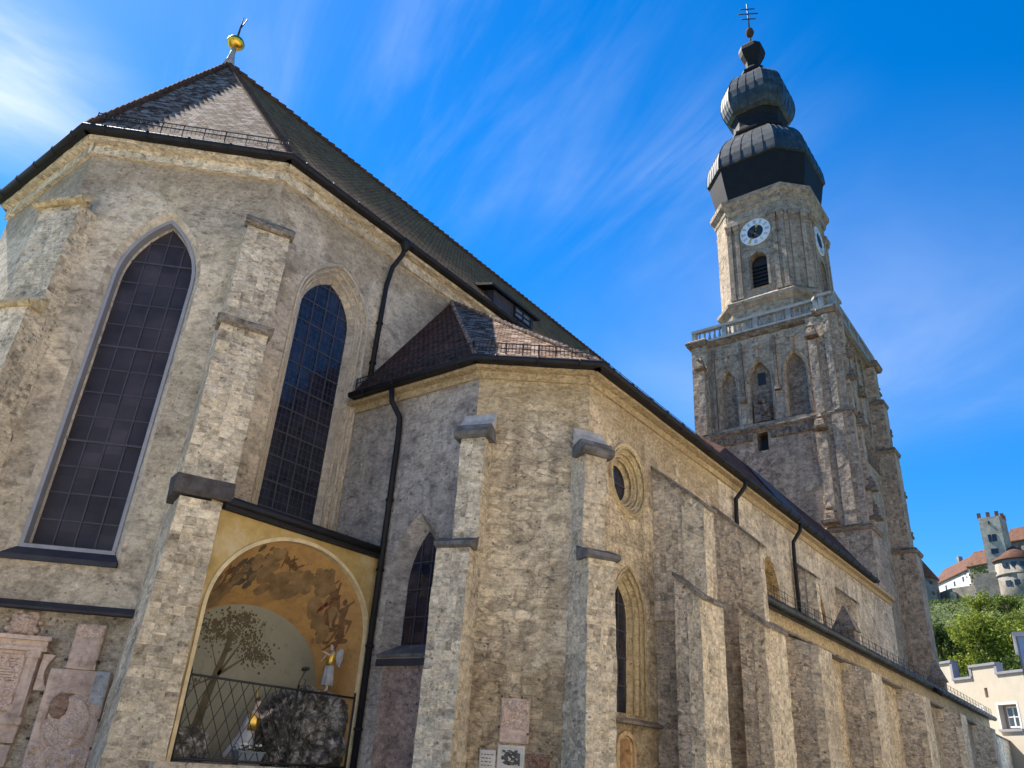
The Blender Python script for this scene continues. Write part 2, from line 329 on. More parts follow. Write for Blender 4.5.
M['tower'] = stone('grey tower tuff', (.49, .405, .305), (.37, .30, .225), (.22, .178, .133), block=(.7, .36), course=.6, patch=.5, ochre=.12, seed=41.9, grime=.4, streak=.5, fine=.6)
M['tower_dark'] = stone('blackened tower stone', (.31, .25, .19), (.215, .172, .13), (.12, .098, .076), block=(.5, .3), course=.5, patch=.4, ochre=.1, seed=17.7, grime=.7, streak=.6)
M['tower_top'] = stone('ochre belfry stone', (.44, .36, .275), (.335, .27, .205), (.19, .155, .12), block=(.7, .36), course=.4, patch=.5, ochre=.2, seed=47.3, grime=.35, streak=.45, fine=.55)
M['trim'] = stone('moulded stone', (.68, .56, .34), (.54, .43, .25), (.32, .24, .13), course=.05, patch=.4, ochre=.35, seed=51.2, grime=.25, fine=.5)
M['jamb_ochre'] = stone('ochre window jamb', (.46, .33, .16), (.36, .25, .11), (.2, .14, .07), course=.1, patch=.4, ochre=.35, seed=53.2, grime=.5, fine=.8)
M['trim_dark'] = stone('weathered ledge', (.32, .285, .24), (.22, .195, .165), (.11, .1, .085), course=.15, patch=.4, ochre=.2, seed=57.2, grime=.7)
M['jamb'] = stone('pale window jamb', (.70, .62, .49), (.60, .52, .40), (.42, .36, .27), course=.1, patch=.5, ochre=.15, seed=61.7, grime=.2, fine=.4)
M['cap'] = simple('slate grey capstone', (.115, .108, .10), .8, .45, 4, bumpd=.03, alt=(.19, .19, .2), spec=.2)
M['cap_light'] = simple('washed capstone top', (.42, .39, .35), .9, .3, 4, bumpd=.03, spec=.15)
M['capblock'] = simple('dark brown capstone', (.07, .063, .062), .85, .4, 5, bumpd=.02, spec=.2)
M['flash'] = simple('dark zinc flashing', (.035, .033, .04), .7, .3, 2, spec=.3)
M['lead'] = simple('charcoal gutter metal', (.011, .011, .013), .6, .3, 3, spec=.25)
M['copper'] = simple('green black copper', (.019, .023, .024), .5, .5, 1.2, alt=(.055, .082, .078))
M['roof_ne'] = tiles('glint painted beaver tail tiles', (.13, .07, .045), (.27, .175, .12), (.06, .033, .02), .45, .8, 1.3)
M['roof_n'] = tiles('mossy beaver tail tiles', (.23, .095, .04), (.40, .19, .08), (.46, .27, .065), .5, 0, 4.4)
M['roof_red'] = tiles('dull red tiles', (.13, .062, .045), (.20, .10, .07), (.045, .033, .028), .4, 0, 7.1)
M['roof_lit'] = tiles('glint painted tiles', (.13, .07, .045), (.27, .175, .12), (.06, .033, .02), .45, .75, 8.8)  # chapel slope beside the hip, bright glints put into the tile colour
M['ridge'] = simple('mortared hip tile', (.15, .095, .07), .9, .5, 7, bumpd=.02, spec=.1, alt=(.52, .46, .40))
M['ridge_dark'] = simple('dark ridge tile', (.075, .048, .036), .95, .5, 5, bumpd=.02, spec=.05)
M['iron'] = simple('black wrought iron', (.02, .019, .018), .6, .3, 8)
M['gold'] = simple('gilded metal', (.75, .48, .07), .32, .25, 6, metal=1., bumpd=.004)
M['frame'] = simple('grey lilac window flashing', (.26, .255, .27), .6, .15, 2)
M['verdigris'] = simple('pale weathered balustrade', (.25, .265, .255), .7, .3, 3)
M['white'] = simple('white enamel', (.72, .74, .76), .5, .1, 3)
M['hand'] = simple('gilded clock hand', (.80, .52, .10), .5, .1, 3, bumpd=0)
M['black'] = simple('black enamel', (.012, .012, .013), .6, .3, 3)
def glass(name, base, rough, spec, cell=(.2, .22), tilt=.05):
    m, N, L, B = mat(name)
    v = uvvec(N, L)
    sn = N.new('ShaderNodeVectorMath'); sn.operation = 'SNAP'; sn.inputs[1].default_value = (cell[0], cell[1], 1); L.new(v, sn.inputs[0])
    wh = N.new('ShaderNodeTexWhiteNoise'); wh.noise_dimensions = '2D'; L.new(sn.outputs[0], wh.inputs['Vector'])
    n = nz(N, L, v, .9, 6, .65)
    col = mixc(N, L, 1., ramp(N, L, n, [(.35, tuple(c*.7 for c in base)), (.65, tuple(c*1.5 for c in base))]), ramp(N, L, wh.outputs['Value'], [(0, .72), (1, 1.3)]), 'MULTIPLY')
    L.new(col, B.inputs['Base Color']); B.inputs['Roughness'].default_value = rough; B.inputs['Specular IOR Level'].default_value = spec
    g = N.new('ShaderNodeNewGeometry'); a = N.new('ShaderNodeVectorMath'); a.operation = 'SUBTRACT'; a.inputs[1].default_value = (.5, .5, .5); L.new(wh.outputs['Color'], a.inputs[0])
    t = N.new('ShaderNodeVectorMath'); t.operation = 'MULTIPLY_ADD'; t.inputs[1].default_value = (tilt, tilt, tilt); L.new(a.outputs[0], t.inputs[0]); L.new(g.outputs['Normal'], t.inputs[2])
    nn = N.new('ShaderNodeVectorMath'); nn.operation = 'NORMALIZE'; L.new(t.outputs[0], nn.inputs[0])
    b = N.new('ShaderNodeBump'); b.inputs['Strength'].default_value = .15; b.inputs['Distance'].default_value = .02; L.new(nz(N, L, v, 6, 3, .5), b.inputs['Height']); L.new(nn.outputs[0], b.inputs['Normal']); L.new(b.outputs[0], B.inputs['Normal'])
    return m
M['glass_net'] = glass('netted dark glass', (.030, .024, .029), .55, .3, (.43, .62))
M['glass'] = glass('dark leaded glass', (.016, .017, .028), .08, .55)
M['pane_lit'] = simple('pale reflecting pane', (.10, .12, .15), .1, .3, 2, bumpd=0)
M['leadbar'] = simple('lead came', (.05, .048, .058), .6, .2, 4)

CH = thing('church', 'old grey ochre stone parish church with steep tiled roofs and buttressed choir, chapel and aisle', 'church', (13, 15.7, 0))

# ================================================================== SETTING
def setting():
    b = MB()
    n = 60
    def hz(x, y):
        t = max(0, min(1, (x-112)/150.)); s = t*t*(3-2*t)
        return s*51 + (1.5*noise.noise(Vector((x*.02, y*.02, 0))) if x > 118 else 0)
    xs = [-1500, -400, -150, -60, 0, 40, 80, 100] + [112+8*i for i in range(26)] + [340, 420, 600, 1000, 2500]
    ys = [-2000, -800, -400, -250] + [-180+20*i for i in range(20)] + [240, 400, 800, 2000]
    vs = [(x, y, hz(x, y)-.02) for x in xs for y in ys]; ny = len(ys)
    b.add(vs, [(i*ny+j, (i+1)*ny+j, (i+1)*ny+j+1, i*ny+j+1) for i in range(len(xs)-1) for j in range(ny-1)], True)
    g = simple('grass and leaf litter', (.06, .08, .025), .95, .5, .3, bumpd=.1)
    tag(b.build('ground', g), kind='structure')
    b = MB(); b.poly([(-70, -7.2, 0), (110, -7.2, 0), (110, 30, 0), (60, 30, 0), (-70, 30, 0)])
    m, N, L, B = mat('granite setts'); v = uvvec(N, L)
    br = N.new('ShaderNodeTexBrick'); br.inputs['Scale'].default_value = 1; br.inputs['Brick Width'].default_value = .14; br.inputs['Row Height'].default_value = .12; br.inputs['Mortar Size'].default_value = .012
    br.inputs['Color1'].default_value = (.42, .39, .34, 1); br.inputs['Color2'].default_value = (.52, .48, .42, 1); br.inputs['Mortar'].default_value = (.15, .14, .12, 1)
    L.new(v, br.inputs['Vector']); L.new(br.outputs[0], B.inputs['Base Color']); B.inputs['Roughness'].default_value = .85
    tag(b.build('street', m), kind='structure')
setting()

# ================================================================== WINDOWS
def roll_mould(F, outl, d, r, parent, closed=False, mt='trim'):
    pts = [F.p(u, z, d) for u, z in outl]
    if not closed: pts = pts[1:]+pts[:1]          # skip the bottom edge
    else: pts = pts+pts[:1]
    b = MB(); b.tube(pts, r, 7, caps=not closed); b.build('roll_moulding', M[mt], parent)
def window(F, loops, pane_mat, stone_mat, grid, parent=CH, sill=None, label=None, bar=.022, bar_mat=None, back=None, frame=None):
    """loops: list of (outline, depth) from wall face inwards; pane at the last one"""
    b = MB()
    for (l0, d0), (l1, d1) in zip(loops, loops[1:]):
        b.strip([F.p(u, z, -d0) for u, z in l0], [F.p(u, z, -d1) for u, z in l1], True)
    w_ = b.build('window', stone_mat, parent)
    if label: w_['label'] = label
    out, dp = loops[-1]
    p = MB(); p.fill(F, [out], -dp+.004); p.build('pane', pane_mat, w_)
    if frame:      # metal flashing strip hugging the opening: (outer, inner, depth)
        q = MB(); fo, fi, fd = frame
        q.strip([F.p(u, z, -fd) for u, z in fo], [F.p(u, z, -fd) for u, z in fi], True)
        q.strip([F.p(u, z, -fd) for u, z in fi], [F.p(u, z, -dp) for u, z in fi], True)
        q.build('frame', M['frame'], w_)
    # glazing bars clipped to the outline
    us = [u for u, z in out]; zs = [z for u, z in out]; u0, u1, z0, z1 = min(us), max(us), min(zs), max(zs)
    def span_v(u):
        c = [];
        for i in range(len(out)):
            a, bb = out[i], out[(i+1) % len(out)]
            if (a[0]-u)*(bb[0]-u) < 0: c.append(a[1]+(bb[1]-a[1])*(u-a[0])/(bb[0]-a[0]))
        return (min(c), max(c)) if len(c) > 1 else None
    def span_h(z):
        c = []
        for i in range(len(out)):
            a, bb = out[i], out[(i+1) % len(out)]
            if (a[1]-z)*(bb[1]-z) < 0: c.append(a[0]+(bb[0]-a[0])*(z-a[1])/(bb[1]-a[1]))
        return (min(c), max(c)) if len(c) > 1 else None
    g = MB(); any_ = False
    for nu, dz, wd, pr_ in grid:
        for k in range(1, nu):
            u = u0+(u1-u0)*k/nu; s_ = span_v(u+1e-4)
            if s_: g.fbox(F, u-wd/2, u+wd/2, -dp+.008, -dp+pr_, s_[0], s_[1]); any_ = True
        z = z0+dz
        while z < z1-.05:
            s_ = span_h(z+1e-4)
            if s_: g.fbox(F, s_[0], s_[1], -dp+.006, -dp+pr_*.8, z-wd/2, z+wd/2); any_ = True
            z += dz
    if any_: g.build('glazing_bars', bar_mat or M['leadbar'], w_)
    if sill:
        s = MB(); u_0, u_1, zt, zb, d0, d1 = sill[:6]
        s.hexa([F.p(u_0, zb, d1-.02), F.p(u_1, zb, d1-.02), F.p(u_1, zb, -d0), F.p(u_0, zb, -d0), F.p(u_0, zb+.06, d1), F.p(u_1, zb+.06, d1), F.p(u_1, zt, -d0), F.p(u_0, zt, -d0)])
        s.build('sill', sill[6], w_)
    return w_

# ================================================================== CHOIR
S2 = 2**-.5
FNE = Fr((9.07, 15.7), (-S2, S2), (-S2, -S2))
FN = Fr((0, 15.7), (1, 0), (0, -1))
FE = Fr((5.53, 0), (0, 1), (-1, 0))
ZE = 16.15
W1 = dict(uc=2.58, z0=5.2, zs=11.95, za=13.75, hw=.87)
W2 = dict(uc=11.52, z0=6.25, zs=12.45, za=13.7, hw=.87)
def a1(e): return arch(W1['uc'], W1['z0']-(.36 if e > .05 else 0), W1['zs'], W1['za'], W1['hw'], 10, e)
def a2(e): return arch(W2['uc'], W2['z0'], W2['zs'], W2['za'], W2['hw'], 10, e)

b = MB()
b.fill(FNE, [[(0, 3.9), (5.006, 3.9), (5.006, ZE), (0, ZE)], a1(.27)])
b.fill(FN, [[(9.07, 0), (60, 0), (60, ZE), (9.07, ZE)], a2(.46)])
b.fill(FE, [[(19.24, 0), (24.36, 0), (24.36, ZE), (19.24, ZE)]])
for q in ([(5.53, 24.36), (9.07, 27.9)], [(9.07, 27.9), (60, 27.9)], [(60, 27.9), (60, 15.7)]):
    (x0, y0), (x1, y1) = q; b.poly([(x1, y1, 0), (x0, y0, 0), (x0, y0, ZE), (x1, y1, ZE)])
b.build('wall', M['choir'], CH)
b = MB(); b.fill(FNE, [[(0, 0), (5.006, 0), (5.006, 3.9), (0, 3.9)]], -.02); b.build('plinth_wall', M['choir_low'], CH)
# moulded cornice course under the eaves
b = MB()
def eave_course(bm, pts, z0, z1, d):
    ring = []
    for i, (x, y) in enumerate(pts): ring.append(Vector((x, y, 0)))
    for i in range(len(ring)-1):
        a, c = ring[i], ring[i+1]; t = (c-a).normalized(); n = Vector((t.y, -t.x, 0))
        bm.hexa([Vector((*(q+n*dd).xy, z)) for z in (z0, z1) for q, dd in ((a-t*.1, -.02), (c+t*.1, -.02), (c+t*.1, d), (a-t*.1, d))])
PL = [(5.53, 24.36), (5.53, 19.24), (9.07, 15.7), (43, 15.7)]
eave_course(b, PL[0:2], 15.5, 15.83, .1); eave_course(b, PL[1:3], 15.503, 15.828, .1); eave_course(b, PL[2:], 15.506, 15.826, .1)
eave_course(b, PL[0:2], 15.83, ZE-.1, .30); eave_course(b, PL[1:3], 15.833, ZE-.102, .30); eave_course(b, PL[2:], 15.836, ZE-.104, .30)
b.build('cornice', M['quoin'], CH, rough=.02)

window(FNE, [(a1(.27), 0), (a1(.12), .16), (a1(.12), .18), (a1(0), .44)], M['glass_net'], M['jamb'], [(4, .62, .03, .03), (1, 2.48, .05, .05)],
       frame=(a1(.115), a1(.03), .14), label='tall pointed choir window netted dark, facing the viewer', bar_mat=M['leadbar'])
b = MB(); b.hexa([FNE.p(u, z, d) for (u, z, d) in ((1.42, 4.82, .10), (3.78, 4.82, .10), (3.78, 4.82, -.3), (1.42, 4.82, -.3), (1.42, 4.92, .10), (3.78, 4.92, .10), (3.5, 5.24, -.29), (1.66, 5.24, -.29))]); b.build('window_sill', M['flash'], CH)
w_ = window(FN, [(a2(.46), 0), (a2(.38), .03), (a2(.33), .12), (a2(.25), .12), (a2(.19), .24), (a2(.13), .24), (a2(.02), .40), (a2(0), .42)], M['glass'], M['jamb'], [(4, .66, .035, .035), (12, .22, .010, .014)],
       label='tall leaded choir window with bluish upper panes above the grotto')
for e_, d_, r_ in ((.40, .0, .045), (.27, -.10, .04), (.15, -.22, .04)): roll_mould(FN, a2(e_), d_, r_, w_, mt='jamb')
# hood band over the epitaphs
b = MB(); b.hexa([FNE.p(u, z, d) for (u, z, d) in ((.72, 3.84, .28), (5.0, 3.84, .28), (5.0, 3.84, -.01), (.72, 3.84, -.01), (.72, 3.88, .3), (5.0, 3.88, .3), (5., 4.03, -.01), (.72, 4.03, -.01))])
b.build('hood', M['flash'], CH)

def bevel_cap(b, F, u0, u1, d0, d1, zf, zb, lip=.06, t=.12):
    """sloping weathering slab: back edge on the wall at zb, front edge at zf"""
    b.hexa([F.p(u0, zf-t, d1), F.p(u1, zf-t, d1), F.p(u1, zb-t, d0), F.p(u0, zb-t, d0), F.p(u0, zf, d1), F.p(u1, zf, d1), F.p(u1, zb, d0), F.p(u0, zb, d0)])

def buttress(A, d, stages, caps, label=None, m='quoin', side=None):
    """stages: (z0,z1,uL0,uR0,uL1,uR1,D0,D1) ; caps: (uL,uR,d0,d1,zf,zb,mat,t)"""
    d = Vector((d[0], d[1], 0)).normalized(); F = Fr(A, (-d.y, d.x), d)
    b = MB()
    for z0, z1, l0, r0_, l1, r1, D0, D1, *rb in stages:
        b0, b1 = rb if rb else (r0_, r1)
        b.hexa([F.p(l0, z0, D0), F.p(r0_, z0, D0), F.p(b0, z0, -.5), F.p(l0, z0, -.5), F.p(l1, z1, D1), F.p(r1, z1, D1), F.p(b1, z1, -.5), F.p(l1, z1, -.5)])
    o = b.build('buttress', M[m], CH, rough=.028)
    if label: o['label'] = label
    for uL, uR, d0, d1, zf, zb, mm, t in caps:
        c = MB()
        if mm == 'capblock': prof = [(d0, zb), (d1, zf), (d1, zf-.30), (d1-.07, zf-.36), (d0, zf-.36)]
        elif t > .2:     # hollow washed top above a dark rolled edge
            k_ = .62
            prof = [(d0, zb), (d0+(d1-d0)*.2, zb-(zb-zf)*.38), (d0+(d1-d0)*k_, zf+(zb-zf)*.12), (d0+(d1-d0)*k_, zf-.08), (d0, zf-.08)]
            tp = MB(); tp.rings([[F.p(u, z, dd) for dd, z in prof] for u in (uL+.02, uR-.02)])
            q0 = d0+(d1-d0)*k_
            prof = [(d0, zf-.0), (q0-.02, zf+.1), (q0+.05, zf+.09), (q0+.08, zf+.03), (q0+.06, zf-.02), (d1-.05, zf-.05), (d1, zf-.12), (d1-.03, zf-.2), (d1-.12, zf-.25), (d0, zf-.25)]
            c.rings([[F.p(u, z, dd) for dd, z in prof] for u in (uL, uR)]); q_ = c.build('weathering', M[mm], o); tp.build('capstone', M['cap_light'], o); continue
        else:
            prof = [(d0, zb), (d1, zf), (d1, zf-t), (d1-.10, zf-t-.05), (d0, zf-t-.05)]
        rr = [[F.p(u, z, dd) for dd, z in prof] for u in (uL, uR)]
        c.rings(rr); c.build('weathering', M[mm], o, rough=.03)
    return o
# corner buttress between the two big windows (bisector at A)
dA = (-.383, -.924)
buttress((9.07, 15.7), dA, [(0, 5.95, -.92, .14, -.73, .08, 2.0, 1.95, -.68, -.68), (5.95, 10.55, -.70, .38, -.70, .40, .95, .8), (10.55, 13.75, -.66, .46, -.64, .46, .4, .36)],
         [(-.72, .54, .2, .52, 13.72, 13.98, 'trim_dark', .1), (-.77, .48, .33, .93, 10.62, 10.9, 'trim_dark', .14), (-.88, .24, .9, 2.06, 6.36, 6.55, 'capblock', .17)],
         'buttress between the two big choir windows')
buttress((5.53, 19.24), (-.924, -.383), [(0, 5.95, -.6, .75, -.6, .6, 1.3, 1.2), (5.95, 10.4, -.6, .6, -.6, .6, .7, .6), (10.4, 13.6, -.6, .6, -.6, .6, .32, .28)],
         [(-.75, .75, .15, .48, 13.68, 13.9, 'trim', .08), (-.72, .72, .25, .74, 10.5, 10.75, 'trim', .1)], 'buttress at the left picture edge')

# ---- main roof
RZ = 24.05; YR = 21.8; AP = Vector((9.34, YR, RZ)); EZ = 16.05
E_N = Vector((8.86, 15.26, EZ)); E_L1 = Vector((5.08, 19.06, EZ)); E_L0 = Vector((5.08, 24.54, EZ)); E_S = Vector((8.86, 28.34, EZ))
RE = Vector((37, YR, RZ))
b = MB(); b.poly([E_L1, E_N, AP]); rf = b.build('roof', M['roof_ne'], CH); rf['label'] = 'steep tiled apse roof with sun glints painted on its tiles'
b = MB(); b.poly([E_N, Vector((40, 15.26, EZ)), RE, AP]); b.poly([E_L0, E_L1, AP]); b.poly([E_S, E_L0, AP]); b.poly([Vector((40, 28.34, EZ)), E_S, AP, RE])
b.poly([Vector((40, 15.26, EZ)), Vector((40, 28.34, EZ)), RE])
b.poly([E_N, E_L1, E_L0, E_S, Vector((40, 28.34, EZ)), Vector((40, 15.26, EZ))][::1])
rn = b.build('roof', M['roof_n'], CH); rn['label'] = 'long mossy brown choir roof slope'
b = MB(); b.poly([(38, 15.3, EZ), (60, 15.3, EZ), (60, YR, 22.4), (38, YR, 22.4)]); b.poly([(60, 28.3, EZ), (38, 28.3, EZ), (38, YR, 22.4), (60, YR, 22.4)]); b.poly([(60, 15.3, EZ), (60, 28.3, EZ), (60, YR, 22.4)])
b.build('roof', M['roof_n'], CH)
def hip(bm, a, c, step, r, lift=.05):
    a, c = Vector(a), Vector(c); n = int((c-a).length/step); t = (c-a).normalized()
    for i in range(n):
        p = a+t*step*i+Vector((0, 0, lift)); q = p+t*step*1.06+Vector((0, 0, random.uniform(-.012, .012)))
        bm.tube([p+Vector((0, 0, -.02)), q+Vector((0, 0, .03))], [r*.82, r*1.05], 7, smooth=False)
b = MB(); hip(b, E_L1, AP, .32, .11); b.build('hip_tiles', M['ridge_dark'], rf)
b = MB(); hip(b, E_N+(AP-E_N)*.02, AP, .32, .10); b.build('hip_tiles', M['ridge_dark'], rf)
b = MB(); hip(b, AP, RE, .36, .11); b.build('ridge_tiles', M['ridge_dark'], rn)
def guard(bm, a, c, h, post, tilt=Vector((0, 0, 0)), wires=(.55, 1.), bars=.1, r=.011):
    a, c = Vector(a), Vector(c); upv = Vector((0, 0, h))+tilt; t = (c-a); n = max(2, int(t.length/post))
    for i in range(n+1): p = a+t*i/n; bm.bar(p, p+upv*1.1, r*2.4)
    for f in wires: bm.bar(a+upv*f, c+upv*f, r*1.8)
    if bars:
        n = int(t.length/bars)
        for i in range(n): p = a+t*(i+.5)/n; bm.bar(p+upv*wires[0]*.3, p+upv*wires[-1], r*1.1)
def up_slope(a, c, apex, f):
    a, c, apex = Vector(a), Vector(c), Vector(apex); return a+(apex-a)*f, c+(apex-c)*f
b = MB(); a_, c_ = up_slope(E_L1, E_N, AP, .05); guard(b, a_, c_, .34, .55, bars=.11); b.build('snow_guard', M['iron'], rf)
b = MB(); hip(b, Vector((9.34, YR, RZ)), Vector((9.35, YR, RZ+.02)), .4, .1)
# finial: lead spike base, gilded ball and weather spike
b = MB(); b.lathe([(.22, 0), (.15, .3), (.10, .6), (.08, .95)], (AP.x, AP.y, RZ-.05), 12); fi = b.build('finial', M['verdigris'], rf)
b = MB(); b.lathe([(.05, -.26), (.2, -.2), (.32, -.05), (.33, .02), (.27, .15), (.13, .24), (.03, .27)], (AP.x, AP.y, RZ+1.15), 18); b.build('ball', M['gold'], rf)
b = MB(); b.lathe([(.05, 0), (.03, .7), (.012, 1.2)], (AP.x, AP.y, RZ+1.4), 8); b.bar((AP.x+.02, AP.y-.02, RZ+2.0), (AP.x+.10, AP.y-.13, RZ+2.45), .035); b.build('spike', M['iron'], rf)
# dormer on the long slope
def slopez(y): return EZ+(RZ-EZ)*(y-15.26)/(YR-15.26)
x0, x1, yf, zt = 18.5, 21.0, 15.9, 17.38
b = MB(); b.hexa([(x0, yf, 16.5), (x1, yf, 16.5), (x1, yf+1.2, 16.9), (x0, yf+1.2, 16.9), (x0, yf, zt), (x1, yf, zt), (x1, yf+1.2, zt+.4), (x0, yf+1.2, zt+.4)])
dm = b.build('dormer', M['flash'], CH)
b = MB(); b.hexa([(x0-.35, yf-.18, zt-.02), (x1+.2, yf-.18, zt-.02), (x1+.2, yf+1.6, zt+.55), (x0-.35, yf+1.6, zt+.55), (x0-.35, yf-.18, zt+.08), (x1+.2, yf-.18, zt+.08), (x1+.2, yf+1.6, zt+.65), (x0-.35, yf+1.6, zt+.65)])
b.build('dormer_roof', M['lead'], dm)
b = MB(); b.box(19.75, 20.75, yf-.04, yf-.01, 16.9, 17.32); b.build('pane', M['pane_lit'], dm)
b = MB()
for x in (19.75, 20.25, 20.75): b.box(x-.035, x+.035, yf-.07, yf-.04, 16.86, 17.35)
for z in (16.9, 17.11, 17.32): b.box(19.72, 20.78, yf-.068, yf-.038, z-.03, z+.03)
b.build('window_frame', M['lead'], dm)
# gutters and fascia
def gutter(pts, z, r=.10, parent=CH, fascia=.2, m='lead'):
    b = MB(); P = [Vector((x, y, z)) for x, y in pts]; b.tube(P, r, 8)
    for a, c in zip(P, P[1:]):
        t = (c-a).normalized(); n = Vector((t.y, -t.x, 0)); inn = -n
        b.hexa([q+Vector((0, 0, dz))+inn*dd for dz in (-.08, .02) for q, dd in ((a, .02), (c, .02), (c, .34), (a, .34))])
    for a, c in zip(P, P[1:]):          # gutter brackets and seams
        n = int((c-a).length/.95); t = (c-a).normalized()
        for k in range(n): q = a+(c-a)*(k+.5)/n; b.tube([q-t*.022, q+t*.022], r*1.16, 8)
    return b.build('gutter', M[m], parent)
gutter([(5.04, 24.5), (5.04, 19.04), (8.84, 15.22), (40, 15.22)], EZ-.02)
def downpipe(path, r=.06, label=None, hop=None):
    b = MB(); b.tube(path, r, 9)
    for i in range(len(path)-1):
        a, c = Vector(path[i]), Vector(path[i+1])
        if (c-a).length > 2.5:
            n = int((c-a).length/1.9)
            for k in range(1, n+1):
                p = a+(c-a)*k/(n+1); t = (c-a).normalized(); b.tube([p-t*.03, p+t*.03], r*1.35, 9)
    if hop: b.lathe([(.07, -.32), (.1, -.28), (.17, -.05), (.18, .03)], hop, 10)
    o = b.build('downpipe', M['lead'], CH)
    if label: o['label'] = label
    return o
downpipe([(13.3, 15.22, 15.9), (13.3, 15.25, 15.55), (13.2, 15.52, 15.1), (13.12, 15.58, 14.4), (13.05, 15.58, 10.4)], .075, hop=(13.3, 15.2, 15.95))
downpipe([(12.48, 13.95, 10.25), (12.5, 13.9, 9.9), (12.72, 13.76, 9.5), (12.74, 13.74, 9.0), (12.74, 13.72, .4)], .075)

# ================================================================== CHAPEL
c1 = (12.84, 11.25); c2 = (14.45, 9.1); CZ = 10.5
FCE = Fr((12.84, 0), (0, 1), (-1, 0))
_d = Vector((c2[0]-c1[0], c2[1]-c1[1], 0)).normalized()
FCO = Fr(c1, (_d.x, _d.y), (_d.y, -_d.x)); LO = 2.686
FCN = Fr((0, 9.1), (1, 0), (0, -1))
FAI = Fr((0, 8.2), (1, 0), (0, -1))
eo = arch(12.7, 3.6, 5.4, 6.85, .8, 9)
ei = arch(12.68, 3.9, 5.25, 6.5, .52, 9)
b = MB()
b.fill(FCE, [[(11.25, 0), (15.7, 0), (15.7, CZ), (11.25, CZ)], eo])
b.build('wall', M['chapel_east'], CH)
window(FCE, [(eo, 0), (ei, .34), (ei, .36)], M['glass'], M['chapel_east'], [(3, .62, .02, .03)], label='small pointed window with splayed jambs in the side chapel', sill=(11.9, 13.52, 3.9, 3.6, .33, .06, M['cap']))
b = MB(); b.fbox(FCE, 11.9, 13.5, 0, .07, 3.42, 3.56); b.build('ledge', M['flash'], CH)
b = MB(); b.fbox(FCE, 11.75, 13.3, 0, .012, .05, 3.41); b.build('plaster_panel', stone('pink faded plaster', (.44, .32, .26), (.36, .26, .21), (.25, .18, .15), course=0, patch=.5, ochre=0., seed=2.2, grime=.5), CH)
b = MB(); b.fill(FCO, [[(0, 0), (LO, 0), (LO, CZ), (0, CZ)]])
OC = (16.33, 8.18, .76)
def aN(e): return arch(16.33, 2.8, 4.85, 5.6, .42, 9, e)
UW = [25.95, 31.0, 35.5]
def aU(i, e): return arch(UW[i], 6.4, 7.3, 8.15, .5, 7, e)
b.fill(FCN, [[(14.45, 0), (22.0, 0), (22.0, CZ), (14.45, CZ)], circ(OC[0], OC[1], OC[2]+.1), aN(.41)])
b.build('wall', M['chapel'], CH)
b = MB(); b.fill(FCN, [[(22.0, 0), (43.2, 0), (43.2, CZ), (22.0, CZ)]] + [aU(i, .36) for i in range(3)]); b.build('wall', M['aisle_up'], CH)
ow = [circ(OC[0], OC[1], r) for r in (.86, .78, .74, .64, .60, .46)]
w_ = window(FCN, [(ow[0], 0), (ow[1], .04), (ow[2], .12), (ow[3], .16), (ow[4], .28), (ow[5], .36)], M['glass'], M['trim'], [(1, .46, .03, .03)], label='round porthole window in the chapel wall')
b = MB(); lo = [circ(OC[0], OC[1], r) for r in (.97, .95, .86)]
b.strip([FCN.p(u, z, 0) for u, z in lo[0]], [FCN.p(u, z, .05) for u, z in lo[1]], True); b.strip([FCN.p(u, z, .05) for u, z in lo[1]], [FCN.p(u, z, .02) for u, z in lo[2]], True)
b.build('hood_mould', M['trim'], w_)
for r0_, d_, r_ in ((.84, .02, .035), (.72, -.1, .035), (.58, -.22, .03)): roll_mould(FCN, circ(OC[0], OC[1], r0_), d_, r_, w_, True)
w_ = window(FCN, [(aN(.41), 0), (aN(.29), .07), (aN(.25), .07), (aN(.17), .17), (aN(.12), .17), (aN(.02), .28), (aN(0), .3)], M['glass'], M['trim'], [(2, .6, .03, .03)], label='narrow pointed window below the round porthole', sill=(15.4, 17.9, 2.85, 2.6, .3, .16, M['trim_dark']))
for e_, d_, r_ in ((.38, .01, .035), (.26, -.06, .035), (.13, -.16, .03)): roll_mould(FCN, aN(e_), d_, r_, w_)
for i in range(3):
    window(FCN, [(aU(i, .36), 0), (aU(i, .2), .3), (aU(i, .16), .3), (aU(i, 0), .75)], M['glass'], M['jamb_ochre'], [(2, .55, .03, .03)])
# corner buttresses of the chapel
buttress(c1, (-.949, -.316), [(0, 5.78, -.42, .39, -.39, .37, .66, .6), (5.78, 8.4, -.14, .43, -.14, .43, .42, .42)],
         [(-.30, .56, .04, .56, 8.55, 9.05, 'cap', .3), (-.42, .44, .3, .7, 5.84, 6.02, 'cap', .08)], 'slim buttress at the chapel corner nearest the grotto')
buttress(c2, (-.447, -.894), [(0, 5.72, -.36, .36, -.34, .34, .72, .66), (5.72, 8.2, -.34, .22, -.34, .22, .42, .42)],
         [(-.46, .36, .04, .60, 8.3, 8.8, 'cap', .3), (-.42, .42, .3, .78, 5.78, 5.96, 'cap', .08)], 'slim buttress beside the round porthole')
